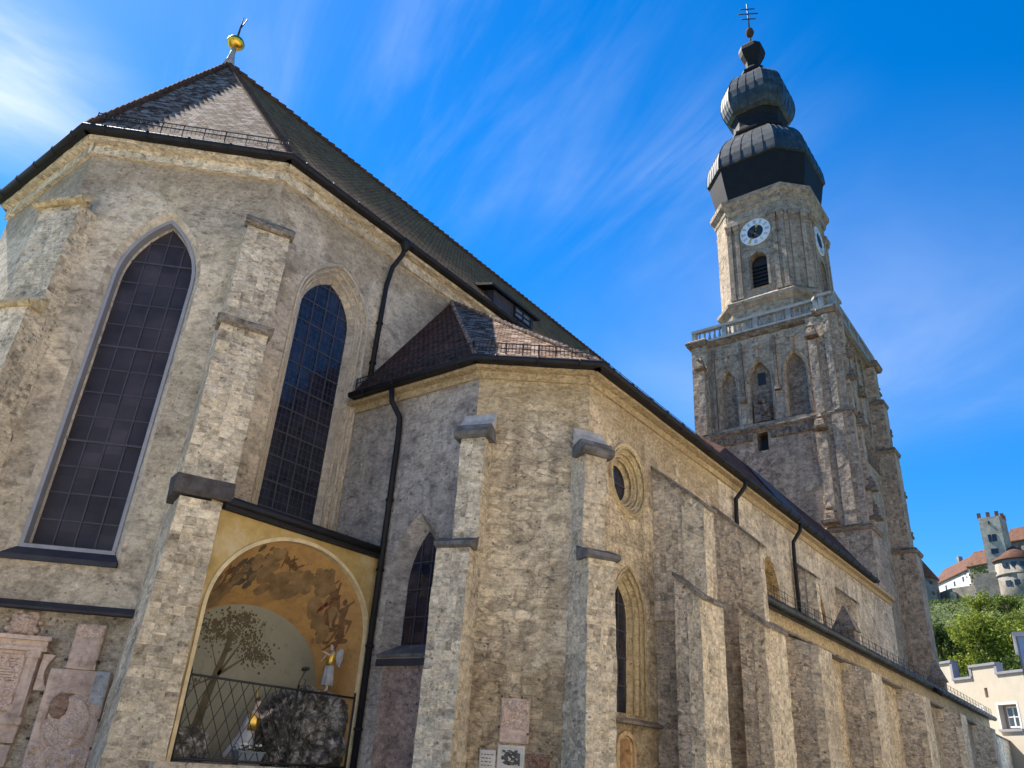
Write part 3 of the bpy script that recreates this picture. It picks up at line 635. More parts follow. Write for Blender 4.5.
# chapel roof
CA = Vector((16.05, 15.66, 15.4)); G0 = Vector((12.42, 15.6, 10.42)); G1 = Vector((12.42, 11.1, 10.42)); G2 = Vector((14.24, 8.68, 10.42)); G3 = Vector((39.2, 8.68, 10.42))
b = MB(); b.poly([G0, G1, CA]); cr = b.build('roof', M['roof_red'], CH); cr['label'] = 'dull red hipped slope of the chapel roof'
b = MB(); hip(b, G1, CA, .26, .06); b.build('hip_tiles', M['ridge'], cr)
b = MB(); a_, c_ = up_slope(G0, G1, CA, .06); guard(b, a_, c_, .3, .5, bars=.1); b.build('snow_guard', M['iron'], cr)
b = MB(); b.poly([G1, G2, CA]); cl = b.build('roof', M['roof_lit'], CH); cl['label'] = 'glint painted tiles of the chapel roof beside the hip'
b = MB(); hip(b, G2, CA, .26, .06); b.build('hip_tiles', M['ridge'], cl)
b = MB(); a_, c_ = up_slope(G1, G2, CA, .06); guard(b, a_, c_, .3, .4, bars=.09); b.build('snow_guard', M['iron'], cl)
b = MB(); b.poly([G2, Vector((21, 8.68, 10.42)), Vector((21, 15.66, 15.4)), CA])
b.poly([Vector((21, 8.68, 10.42)), G3, Vector((39.2, 10.4, 12.75)), Vector((26, 10.4, 12.75))]); b.poly([Vector((26, 10.4, 12.75)), Vector((39.2, 10.4, 12.75)), Vector((43, 15.66, 15.4)), Vector((21, 15.66, 15.4))])
b.poly([Vector((21, 8.68, 10.42)), Vector((26, 10.4, 12.75)), Vector((21, 15.66, 15.4))])
ar = b.build('roof', M['roof_red'], CH)
b = MB(); guard(b, (14.6, 8.86, 10.5), (39, 8.86, 10.5), .28, .9, bars=.28, r=.007); b.build('snow_guard', M['iron'], ar)
b = MB(); b.poly([(27.2, 8.74, 10.56), (30.4, 8.74, 10.56), (30.4, 10.2, 12.57), (27.2, 10.2, 12.57)]); b.build('flashing', M['flash'], ar)
gutter([(12.4, 15.5), (12.4, 11.08), (14.22, 8.64), (39.1, 8.64)], 10.4, .09)
b = MB()
for z0, z1, d_ in ((10.04, 10.24, .07), (10.24, 10.41, .26)):
    eave_course(b, [(12.84, 15.7), c1], z0, z1, d_); eave_course(b, [c1, c2], z0+.003, z1-.003, d_); eave_course(b, [c2, (43, 9.1)], z0+.006, z1-.006, d_)
b.build('cornice', M['chapel'], CH, rough=.015)
downpipe([(23.1, 8.64, 10.25), (23.1, 8.66, 10.05), (23.1, 8.98, 9.7), (23.1, 9.0, 9.2), (23.1, 9.0, 8.65)], .07)
downpipe([(28.3, 8.64, 10.25), (28.3, 8.66, 10.0), (28.3, 8.95, 9.6), (28.3, 8.97, 9.2), (28.3, 8.97, 7.0)], .07)

# deep aisle buttresses with sloping tops
def fin(x0, x1, y0, y1, z0, zf, zb, cap=True, m='pier', face='quoin', q=.55):
    """wall fin: y0 wall side, y1 outer side; top slopes from zb (wall) to zf (outer)"""
    b = MB(); b.hexa([(x0, y1, z0), (x1, y1, z0), (x1, y0, z0), (x0, y0, z0), (x0, y1, zf), (x1, y1, zf), (x1, y0, zb), (x0, y0, zb)])
    o = b.build('buttress', M[m], CH, rough=.012)
    b = MB()   # pale ashlar outer edge, 15 mm proud
    e = .03; s = (zb-zf)/(y0-y1); yq = y1+q
    b.hexa([(x0-e, y1-e, z0), (x1+e, y1-e, z0), (x1+e, yq, z0), (x0-e, yq, z0), (x0-e, y1-e, zf-.01), (x1+e, y1-e, zf-.01), (x1+e, yq, zf+s*q-.01), (x0-e, yq, zf+s*q-.01)])
    b.build('quoin', M[face], o, rough=.028)
    if cap:
        b = MB(); t = .09; ov = .09
        b.hexa([(x0-ov, y1-ov, zf-s*ov), (x1+ov, y1-ov, zf-s*ov), (x1+ov, y0, zb), (x0-ov, y0, zb), (x0-ov, y1-ov, zf-s*ov+t), (x1+ov, y1-ov, zf-s*ov+t), (x1+ov, y0, zb+t), (x0-ov, y0, zb+t)])
        b.build('coping', M['trim_dark'], o, rough=.03)
    return o
fin(17.63, 18.2, 9.1, 7.72, 5.0, 7.75, 8.92); fin(17.72, 18.3, 9.1, 7.78, 0, 5.1, 5.2, cap=False); fin(17.1, 18.35, 8.3, 7.68, 0, 5.42, 5.92, q=.3)
fin(21.5, 21.75, 9.1, 7.78, 5.0, 7.72, 8.95); fin(21.56, 21.72, 9.1, 7.84, 0, 5.1, 5.2, cap=False); fin(20.95, 22.5, 8.3, 7.62, 0, 5.42, 5.92, q=.3)
fin(28.6, 28.85, 9.1, 8.42, 6.3, 8.35, 8.9, q=.3); fin(33.6, 33.85, 9.1, 8.42, 6.3, 8.4, 9.0, q=.3)
# low aisle
b = MB(); AX0, AX1 = 22.1, 61.6
b.fill(FAI, [[(AX0, 0), (AX1, 0), (AX1, 6.3), (AX0, 6.3)]]); b.poly([(AX1, 8.2, 0), (AX1, 9.4, 0), (AX1, 9.4, 7), (AX1, 8.2, 6.3)]); b.build('wall', M['aisle'], CH)
b = MB(); b.poly([(AX0, 7.9, 6.36), (AX1+.3, 7.9, 6.36), (AX1+.3, 9.3, 7.0), (AX0, 9.3, 7.0)]); ar2 = b.build('roof', M['copper'], CH)
b = MB(); guard(b, (AX0, 7.98, 6.42), (AX1, 7.98, 6.42), .42, .9, bars=.45, r=.007); b.build('snow_guard', M['iron'], ar2)
gutter([(AX0-.2, 7.9), (AX1+.4, 7.9)], 6.32, .13, m='copper')
b = MB(); b.hexa([(AX0, 7.9, 5.66), (68, 7.9, 5.3), (68, 8.25, 5.3), (AX0, 8.25, 5.66), (AX0, 7.88, 5.72), (68, 7.88, 5.36), (68, 8.25, 5.55), (AX0, 8.25, 5.9)]); b.build('string_course', M['trim_dark'], CH)
b = MB(); b.box(AX1, 75, 8.0, 9.2, 0, 5.35); b.build('wall', M['pier'], CH)
for x, wd in ((24.2, 1.2), (29.8, 1.3), (37.4, 1.4), (45.4, 1.4), (54.5, 1.4)):
    fin(x, x+wd, 8.2, 7.25, 0, 5.3, 5.66, cap=False, q=.25)
# little stone pinnacles and a spout on the gutter
for x, s in ((31.4, .8), (47.4, .9)):
    b = MB(); z = 6.45
    b.box(x-.35*s, x+.35*s, 7.95, 8.65, z-.1, z+.55*s)
    b.rings([[(x+sx*q*s, 8.3+sy*q, z+h*s) for sx, sy in ((-1, -1), (1, -1), (1, 1), (-1, 1))] for q, h in ((.45, .55), (.42, .65), (.2, 1.3), (.03, 1.75))])
    b.build('pinnacle', M['trim_dark'], CH)
b = MB(); b.tube([(43.5, 7.85, 6.2), (43.5, 7.5, 5.95)], .12, 8); b.build('water_spout', M['lead'], CH)

# ================================================================== GROTTO
YG = 13.95
FG = Fr((0, YG), (1, 0), (0, -1))
M['ochre'] = simple('ochre limewash', (.44, .31, .12), .9, .35, 1.3, spec=.1, alt=(.52, .42, .25))
M['ochre_l'] = simple('pale ochre moulding', (.60, .48, .28), .9, .25, 3, spec=.1)
def fresco_mat(name, a, c, d, sc):
    m, N, L, B = mat(name); tc = N.new('ShaderNodeTexCoord'); v = tc.outputs['Object']
    n1 = nz(N, L, v, sc, 7, .7, .8); n2 = nz(N, L, v, sc*4, 6, .7, .3)
    col = mixc(N, L, ramp(N, L, n1, [(.38, 0), (.62, 1)]), a, c); col = mixc(N, L, ramp(N, L, n2, [(.55, 0), (.7, .7)]), col, d)
    L.new(col, B.inputs['Base Color']); B.inputs['Roughness'].default_value = .9; B.inputs['Specular IOR Level'].default_value = .1; return m
M['vault'] = fresco_mat('painted vault ochre', (.46, .275, .10), (.34, .2, .085), (.2, .13, .07), 1.9)
M['sage'] = fresco_mat('painted sage sky', (.24, .235, .18), (.29, .27, .195), (.19, .185, .145), .9)
def gl(cx, zc, a, bb, z0, n=28): return [(cx-a, z0)] + [(cx-a*cos(pi*k/n), zc+bb*sin(pi*k/n)) for k in range(n+1)] + [(cx+a, z0)]
fo = gl(10.66, 4.0, 2.16, 1.76, 1.3); fi_ = gl(10.67, 4.0, 2.09, 1.68, 1.3); bk = gl(10.65, 2.95, 1.98, 1.48, 1.3); YB = 15.25
b = MB(); b.fill(FG, [[(8.2, 0), (12.84, 0), (12.84, 6.0), (8.2, 6.0)], fo])
gr = b.build('grotto', M['ochre'], CH); gr['label'] = 'ochre arched grotto niche between choir and chapel with faded frescoes'
b = MB(); b.strip([FG.p(u, z, 0) for u, z in fo], [FG.p(u, z, .05) for u, z in fo]); b.strip([FG.p(u, z, .05) for u, z in fo], [FG.p(u, z, .05) for u, z in fi_]); b.strip([FG.p(u, z, .05) for u, z in fi_], [FG.p(u, z, -.08) for u, z in fi_]); b.build('arch_moulding', M['ochre_l'], gr)
def vp_(k, f, off=0.):          # point on the vault: k index 0..30 along the loop, f 0 front .. 1 back
    i = max(0, min(len(fi_)-2, int(k))); t = k-i
    A_ = Vector(fi_[i]).lerp(Vector(fi_[i+1]), t); B_ = Vector(bk[i]).lerp(Vector(bk[i+1]), t)
    q = A_.lerp(B_, f); c = Vector((10.66, 3.0)); q = q+(c-q).normalized()*off
    return Vector((q.x, YG+.08+(YB-YG-.08)*f, q.y))
b = MB(); n = 10
for j in range(n): b.strip([vp_(k, j/n) for k in range(len(fi_))], [vp_(k, (j+1)/n) for k in range(len(fi_))], smooth=True)
b.build('vault', M['vault'], gr)
b = MB(); b.poly([(u, YB, z) for u, z in bk]); b.build('back_wall', M['sage'], gr)
b = MB(); b.poly([(8.3, YG, 1.3), (12.84, YG, 1.3), (12.84, YB, 1.3), (8.3, YB, 1.3)]); b.box(8.2, 12.84, 13.75, YG+.05, 1.12, 1.3); b.build('ledge', M['jamb'], gr)
b = MB(); b.hexa([(8.55, 13.82, 5.98), (12.8, 13.82, 5.98), (12.8, 15.7, 6.12), (8.55, 15.7, 6.12), (8.55, 13.82, 6.06), (12.8, 13.82, 6.06), (12.8, 15.7, 6.22), (8.55, 15.7, 6.22)]); b.build('grotto_roof', M['lead'], gr)
b = MB(); b.tube([(8.5, 13.78, 6.03), (12.78, 13.78, 6.03)], .085, 8); b.box(8.45, 12.8, 13.8, 13.94, 5.86, 6.12); b.build('grotto_gutter', M['lead'], gr)
# frescoes: a bare trunked tree on the back wall, clouds and figures on the vault
PB = simple('umber fresco paint', (.105, .088, .055), .9, .35, 4, spec=.1, bumpd=0); PR = simple('sienna fresco paint', (.155, .088, .046), .9, .4, 5, spec=.1, bumpd=0)
PC = simple('grey cloud fresco paint', (.23, .15, .075), .9, .35, 3, spec=.1, bumpd=0); PD = simple('dark red fresco paint', (.14, .035, .025), .9, .3, 4, spec=.1, bumpd=0)
b = MB(); yb = YB-.006; rg = random.Random(5)
def disc(b, P, r, n=7, rx=1., jt=.25):
    b.poly([P(r*rx*cos(2*pi*k/n)*rg.uniform(1-jt, 1+jt), r*sin(2*pi*k/n)*rg.uniform(1-jt, 1+jt)) for k in range(n)])
def bl(x, z): return lambda du, dz: (x+du, yb-rg.uniform(0, .003), z+dz)
tr = [(9.75, 1.6), (9.85, 2.3), (10.0, 3.0), (10.1, 3.4), (10.15, 3.8)]
for (x0, z0), (x1, z1) in zip(tr, tr[1:]):
    wd0, wd1 = .12*(1-(z0-1.5)*.25), .12*(1-(z1-1.5)*.25); b.poly([(x0-wd0, yb, z0), (x0+wd0, yb, z0), (x1+wd1, yb, z1), (x1-wd1, yb, z1)])
for x1, z1 in ((9.6, 3.75), (10.6, 3.9), (10.9, 3.55), (9.45, 2.6), (10.3, 4.1)):
    b.poly([(10.0, yb-.001, 2.95), (10.06, yb-.001, 2.9), (x1, yb-.001, z1)])
for i in range(900):
    cxx, czz, sx, sz = rg.choice(((10.35, 3.75, .5, .32), (9.75, 3.8, .35, .25), (10.85, 3.5, .35, .28), (10.35, 4.1, .4, .14)))
    x, z = cxx+rg.gauss(0, sx*.6), czz+rg.gauss(0, sz*.6)
    if 2.95+1.48*sqrt(max(0, 1-((x-10.65)/1.98)**2)) > z+.06 and z > 2.9: disc(b, bl(x, z), rg.uniform(.01, .036), 6)
for i in range(90): disc(b, bl(9.2+rg.gauss(0, .25), 2.65+rg.gauss(0, .12)), rg.uniform(.012, .035))
b.build('fresco_tree', PB, gr)
b1, b2, b3 = MB(), MB(), MB()
def vl(k, f): return lambda du, dv: vp_(k+du*5, min(.97, max(.02, f+dv*.8)), .005+rg.uniform(0, .004))
for i in range(110):
    k = rg.uniform(6, 24); f = .5+.22*sin(k*.9)+rg.gauss(0, .13); disc(b1, vl(k, f), rg.uniform(.05, .16), 9)
def limb(b, k0, f0, k1, f1, r0_, r1):     # tapered painted stroke on the vault
    n = 6; off = .004+rg.uniform(0, .004); L_, R__ = [], []
    for i in range(n+1):
        t = i/n; k, f = k0+(k1-k0)*t, f0+(f1-f0)*t; r = (r0_+(r1-r0_)*t)*(1 if 0 < i < n else .6)
        dk, df = (k1-k0), (f1-f0)*6; l = sqrt(dk*dk+df*df)+1e-6; ok, of = -df/l*r*5, dk/l*r*.8
        L_.append(vp_(k+ok, min(.97, max(.02, f+of)), off)); R__.append(vp_(k-ok, min(.97, max(.02, f-of)), off))
    b.poly(L_+R__[::-1])
def fig(k, f, s):
    b2 = MB(); q = rg.choice((-1, 1)); a = rg.uniform(-.3, .3)
    limb(b2, k-.6*s, f-.05*s, k+.7*s, f+(.06+a*.2)*s, .085*s, .075*s)
    disc(b2, vl(k-.95*s, f-.09*s), .06*s, 12, 1.1, .06)
    limb(b2, k+.6*s, f+.05*s, k+1.5*s, f+(.12*q+.05)*s, .055*s, .03*s); limb(b2, k+1.5*s, f+(.12*q+.05)*s, k+2.1*s, f+.05*s, .035*s, .02*s)
    limb(b2, k+.6*s, f+.05*s, k+1.6*s, f-.1*s, .05*s, .028*s)
    limb(b2, k-.5*s, f-.05*s, k-.1*s, f+.24*q*s, .035*s, .022*s); limb(b2, k-.5*s, f-.05*s, k-1.2*s, f-.22*q*s, .035*s, .02*s)
    b2.build('fresco_figure', PR, gr)
for k, f, s in ((22.5, .35, 1.1), (24.2, .3, 1.), (25.4, .45, 1.2), (23.2, .6, 1.), (21., .3, .8), (19.5, .22, .6), (14.5, .25, .6), (15.6, .3, .6), (8.5, .35, .9), (7.2, .55, .9), (5.8, .45, .8), (26.5, .6, 1.)): fig(k, f, s)
for i in range(60): k = rg.uniform(9, 12.2); disc(b3, vl(k, .42+rg.gauss(0, .12)), rg.uniform(.03, .09), 7)
b1.build('fresco_clouds', PC, gr); b3.build('fresco_foliage', PB, gr)
b = MB()
for t in range(8): disc(b, vl(21.2+t*.12, .62-.05*t), .05, 8)
b.build('fresco_drapery', PD, gr)

# ================================================================== BELL TOWER
TX, TY = 47.4, 14.5
TW = thing('bell_tower', 'tall weathered stone bell tower with octagonal clock storey and dark copper onion dome', 'bell tower', (TX, TY, 0))
FTE = Fr((43.0, 0), (0, 1), (-1, 0)); FTN = Fr((0, 10.3), (1, 0), (0, -1))
NI = [(16.75, 21.25, 24.0, 25.2, .5), (14.72, 21.25, 24.0, 25.45, .68), (12.5, 21.25, 24.2, 25.5, .6)]
def ni(i, e): u, z0, zs, za, hw = NI[i]; return arch(u, z0, zs, za, hw, 7, e)
def rect(u0, u1, z0, z1): return [(u0, z0), (u1, z0), (u1, z1), (u0, z1)]
b = MB(); b.fill(FTE, [rect(10.3, 18.9, 20.8, 27.4)] + [ni(i, .12) for i in range(3)])
b.fill(FTN, [rect(43.0, 52, 20.8, 27.4)]); b.poly([(43, 18.9, 0), (52, 18.9, 0), (52, 18.9, 27.4), (43, 18.9, 27.4)][::-1]); b.poly([(52, 10.3, 0), (52, 18.9, 0), (52, 18.9, 27.4), (52, 10.3, 27.4)])
b.poly([(43, 10.3, 27.4), (52, 10.3, 27.4), (52, 18.9, 27.4), (43, 18.9, 27.4)]); b.build('shaft', M['tower'], TW)
for i in range(3):
    u, z0, zs, za, hw = NI[i]
    b = MB(); b.strip([FTE.p(u_, z, 0) for u_, z in ni(i, .12)], [FTE.p(u_, z, -.12) for u_, z in ni(i, 0)], True); b.strip([FTE.p(u_, z, -.12) for u_, z in ni(i, 0)], [FTE.p(u_, z, -.42) for u_, z in ni(i, 0)], True)
    o = b.build('blind_niche', M['tower'], TW)
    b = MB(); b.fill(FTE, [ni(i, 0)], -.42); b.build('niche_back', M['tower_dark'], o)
    b = MB()
    l = ni(i, .12); mid = l[2:]
    b.strip([FTE.p(u_, z, .0) for u_, z in ni(i, .26)], [FTE.p(u_, z, .045) for u_, z in ni(i, .22)], True); b.strip([FTE.p(u_, z, .045) for u_, z in ni(i, .22)], [FTE.p(u_, z, .045) for u_, z in ni(i, .12)], True); b.strip([FTE.p(u_, z, .045) for u_, z in ni(i, .12)], [FTE.p(u_, z, 0) for u_, z in ni(i, .12)], True)
    b.fbox(FTE, u-.09, u+.09, 0, .16, za+.2, za+1.0); b.fbox(FTE, u-.22, u+.22, 0, .2, za+.95, za+1.2); b.fbox(FTE, u-.08, u+.08, 0, .14, za+1.2, za+1.55)
    b.build('niche_moulding', M['tower'], o)
    if i == 1:
        b = MB(); b.fbox(FTE, 14.45, 14.95, -.44, -.4, 23.9, 24.75); b.build('opening', M['black'], o)
        b = MB(); b.fbox(FTE, 14.3, 15.25, -.44, -.12, 21.35, 22.5)
        for k in range(14): c = (rg.uniform(14.35, 15.2), rg.uniform(21.4, 22.9)); b.fbox(FTE, c[0]-.1, c[0]+.1, -.42, -.04+rg.uniform(-.05, .04), c[1]-.12, c[1]+.12)
        b.build('carved_shield', M['tower_dark'], o)
# thin ribs between niches
b = MB()
for u, z0 in ((15.75, 23.0), (13.6, 23.4), (17.6, 21)): b.fbox(FTE, u-.08, u+.08, 0, .18, z0, 26.9); b.fbox(FTE, u-.2, u+.2, 0, .26, z0-.3, z0)
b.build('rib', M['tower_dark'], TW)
# lower stages
b = MB()
SLT = rect(14.45, 15.1, 19.35, 20.5)
b.fill(Fr((42.86, 0), (0, 1), (-1, 0)), [rect(10.2, 19.1, 0, 20.8), SLT]); b.fill(Fr((0, 10.22), (1, 0), (0, -1)), [rect(42.86, 52.1, 0, 20.8)])
b.poly([(42.86, 10.2, 20.8), (43.02, 10.2, 20.8), (43.02, 19.1, 20.8), (42.86, 19.1, 20.8)]); b.poly([(42.86, 19.1, 0), (52.1, 19.1, 0), (52.1, 19.1, 20.8), (42.86, 19.1, 20.8)][::-1])
b.build('shaft', M['tower'], TW)
b = MB(); b.strip([(42.86, u, z) for u, z in SLT], [(43.6, u, z) for u, z in SLT], True); o = b.build('slit_window', M['tower_dark'], TW)
b = MB(); b.box(43.55, 43.6, 14.4, 15.15, 19.3, 20.55); b.build('opening', M['black'], o)
FL = Fr((42.86, 0), (0, 1), (-1, 0))
b = MB()
for u0, u1 in ((11.6, 14.2), (15.35, 18.95)):
    b.fbox(FL, u0, u1, 0, .06, 20.05, 20.66)
    n = int((u1-u0)/.36)
    for k in range(n): u = u0+(k+.5)*(u1-u0)/n; b.fbox(FL, u-.12, u+.12, .03, .12, 20.1, 20.5)
b.build('frieze', M['tower_dark'], TW)
def cornice_ring(b, x0, x1, y0, y1, z, h, pr_):
    b.rings([[(x0-p, y0-p, zz), (x1+p, y0-p, zz), (x1+p, y1+p, zz), (x0-p, y1+p, zz)] for p, zz in ((0, z-h*.6), (pr_*.7, z-h*.2), (pr_, z), (pr_, z+h*.2), (0, z+h*.5))])
b = MB(); cornice_ring(b, 42.9, 52.06, 10.26, 18.98, 20.78, .45, .24); b.build('string_course', M['tower_dark'], TW)
# corner buttresses / pilasters: NE, NW on the street side, SE
def corner(name, pieces, m='tower'):
    b = MB()
    for x0, x1, y0, y1, z0, z1, *tp in pieces:
        t = tp[0] if tp else 0
        b.hexa([(x0, y0, z0), (x1, y0, z0), (x1, y1, z0), (x0, y1, z0), (x0+t, y0+t, z1), (x1-t*.2, y0+t, z1), (x1-t*.2, y1, z1), (x0+t, y1, z1)])
    return b.build(name, M[m], TW, rough=.012)
corner('corner_buttress', [(42.55, 44.5, 9.38, 11.75, 0, 14.0), (42.62, 44.4, 9.5, 11.65, 14.0, 20.8), (42.72, 44.2, 9.72, 11.5, 20.8, 27.4),
    (42.4, 42.6, 10.0, 10.6, 14.2, 20.6), (42.45, 42.7, 10.1, 10.45, 20.9, 27.2), (42.5, 42.75, 10.95, 11.4, 20.9, 25.7), (42.44, 42.65, 11.0, 11.5, 14.3, 19.7), (43.1, 43.6, 9.3, 9.55, 14.2, 20.4), (43.1, 43.5, 9.52, 9.75, 20.9, 27.2)])
o = corner('corner_buttress', [(50.7, 52.2, 8.92, 10.6, 0, 14.6), (50.8, 52.1, 9.2, 10.6, 14.6, 21.2), (50.9, 52.0, 9.42, 10.6, 21.2, 24.6), (51.0, 51.9, 9.68, 10.6, 24.6, 27.4)])
corner('corner_buttress', [(42.55, 44.2, 18.0, 19.3, 0, 20.8), (42.72, 44.0, 17.95, 19.0, 20.8, 27.4), (42.5, 42.75, 18.1, 18.5, 20.9, 25.4)])
b = MB()
for (x0, x1, y0, y1, z) in ((42.5, 44.5, 9.3, 11.75, 14.05), (42.55, 44.4, 9.42, 11.7, 20.78), (50.6, 52.25, 8.85, 10.6, 14.7), (50.75, 52.15, 9.15, 10.6, 21.2), (50.85, 52.05, 9.38, 10.6, 24.65)):
    b = MB(); cornice_ring(b, x0, x1, y0, y1, z, .28, .07); b.build('string_course', M['tower_dark'], TW)
# gablets, crockets and little figures under canopies (weathered lumps of carving)
def gablet(x, y, z, s=1.):
    b = MB(); b.box(x-.32*s, x+.2, y-.32*s, y+.32*s, z-.08, z+.08)
    b.rings([[(x+sx*q*s, y+sy*q*s, z+h*s) for sx, sy in ((-1, -1), (1, -1), (1, 1), (-1, 1))] for q, h in ((.26, .08), (.2, .4), (.1, .55), (.14, .62), (.03, .9))])
    for k in range(5): a = rg.uniform(0, 6.3); b.box(x+.2*cos(a)*s-.07, x+.2*cos(a)*s+.07, y+.2*sin(a)*s-.07, y+.2*sin(a)*s+.07, z+.1+.12*k*s, z+.2+.12*k*s)
    return b.build('gablet', M['tower_dark'], TW)
for g in ((42.45, 11.15, 25.9, 1.1), (42.4, 11.25, 19.9, 1.1), (42.45, 18.3, 25.5, 1.), (43.35, 9.3, 20.0, 1.), (43.4, 9.5, 24.5, .9), (42.4, 11.3, 14.4, 1.3), (43.4, 9.3, 14.6, 1.2), (46, 10.15, 24.5, .9), (48.5, 10.15, 24.2, .9), (43.3, 9.2, 16.2, .9),
          (51.95, 9.28, 18.4, .55), (51.9, 9.5, 22.6, .5), (51.85, 9.75, 25.6, .5), (52.05, 9.28, 15.8, .55), (43.3, 9.45, 23., .9)): gablet(*g)
b = MB()
for x in (45.2, 46.9, 48.6, 50.2): b.fbox(FTN, x-.09, x+.09, 0, .14, 21, 27.2)
b.build('rib', M['tower'], TW)
b = MB(); b.fbox(Fr((0, 10.22), (1, 0), (0, -1)), 44.5, 50.6, 0, .05, 19.55, 20.45)
for k in range(9): u = 44.8+k*.68; b.fbox(Fr((0, 10.22), (1, 0), (0, -1)), u-.14, u+.14, 0, .12, 19.6, 20.4)
b.build('frieze', M['tower_dark'], TW)
# platform cornice, corner caps, balustrade
b = MB(); cornice_ring(b, 42.95, 52.0, 10.25, 18.95, 27.45, .45, .2); b.box(42.72, 52.2, 10.02, 19.15, 27.46, 27.56)
for x, y in ((43.2, 10.3), (43.2, 18.6), (51.6, 10.1)): cornice_ring(b, x-.62, x+.62, y-.62, y+.62, 27.6, .45, .12)
b.build('platform_cornice', M['tower_dark'], TW)
b = MB()
def balus(a, c):
    a, c = Vector(a), Vector(c); L_ = (c-a).length; t = (c-a)/L_; n = int(L_/.34); nrm = Vector((-t.y, t.x, 0))
    for z0, z1, wd in ((0, .14, .16), (.86, 1.05, .17)): b.hexa([q+nrm*s*wd+Vector((0, 0, z)) for z in (z0, z1) for q, s in ((a, -1), (c, -1), (c, 1), (a, 1))])
    for k in range(n):
        p = a+t*(k+.5)*L_/n; big = k % 6 == 0
        if big: b.box(p.x-.15, p.x+.15, p.y-.15, p.y+.15, p.z+.14, p.z+.86)
        else: b.lathe([(.07, .14), (.1, .3), (.05, .55), (.08, .75), (.06, .86)], p, 6)
ZB = 27.56
balus((42.85, 18.95, ZB), (42.85, 10.9, ZB)); balus((42.85, 10.9, ZB), (42.5, 10.6, ZB)); balus((42.5, 10.6, ZB), (42.5, 9.7, ZB)); balus((42.5, 9.7, ZB), (43.9, 9.7, ZB)); balus((43.9, 9.9, ZB), (52.2, 9.9, ZB))
b.build('balustrade', M['verdigris'], TW)
# belfry (square with cut corners)
def oct_(a, k, z): bb = a*k; return [(TX+x, TY+y, z) for x, y in ((-a, -bb), (-bb, -a), (bb, -a), (a, -bb), (a, bb), (bb, a), (-bb, a), (-a, bb))]
OA, OK = 3.27, .63
FOE = Fr((TX-OA, TY), (0, 1), (-1, 0)); FON = Fr((TX, TY-OA), (1, 0), (0, -1)); hb = OA*OK
def bw(e): return arch(0, 31.5, 33.65, 34.3, .6, 7, e)
bel = MB()
bel.fill(FOE, [rect(-hb, hb, 27.5, 38.7), bw(0)]); bel.fill(FON, [rect(-hb, hb, 27.5, 38.7), bw(0)])
lo, hi_ = oct_(OA, OK, 27.5), oct_(OA, OK, 38.7)
for i in (0, 2, 3, 4, 5, 6): j = (i+1) % 8; bel.poly([lo[i], lo[j], hi_[j], hi_[i]])
bel.build('belfry', M['tower_top'], TW)
def ringmould(name, spec, m, k=OK, a0=OA):
    b = MB(); b.rings([oct_(a0+p, k, z) for p, z in spec]); return b.build(name, M[m], TW)
ringmould('base_moulding', [(0.02, 30.1), (.28, 30.45), (.3, 30.65), (.14, 30.8), (.02, 30.95)], 'tower_top')
ringmould('belfry_cornice', [(.02, 37.1), (.1, 37.2), (.1, 37.5), (.03, 37.6), (.03, 38.1), (.16, 38.3), (.2, 38.6), (.42, 38.95), (.45, 39.25), (.1, 39.3)], 'tower_top', .58)
def pilasters(F, us, z0=30.9, z1=37.0, wd=.3):
    b = MB()
    for u in us:
        b.fbox(F, u-wd/2, u+wd/2, 0, .12, z0+.25, z1-.5); b.fbox(F, u-wd*.65, u+wd*.65, 0, .18, z0, z0+.25)
        b.fbox(F, u-wd*.6, u+wd*.6, 0, .17, z1-.5, z1-.38); b.fbox(F, u-wd*.7, u+wd*.7, 0, .26, z1-.38, z1-.05); b.fbox(F, u-wd*.8, u+wd*.8, 0, .32, z1-.05, z1+.1)
    b.build('pilaster', M['tower_top'], TW)
for F in (FOE, FON): pilasters(F, (-hb+.22,)); pilasters(F, (hb-.22,)); pilasters(F, (-hb+.75,)); pilasters(F, (hb-.75,))
cm = (Vector(lo[0])+Vector(lo[1]))/2; FOC = Fr((cm.x, cm.y), (S2, -S2), (-S2, -S2))
pilasters(FOC, (-.42,)); pilasters(FOC, (.42,))
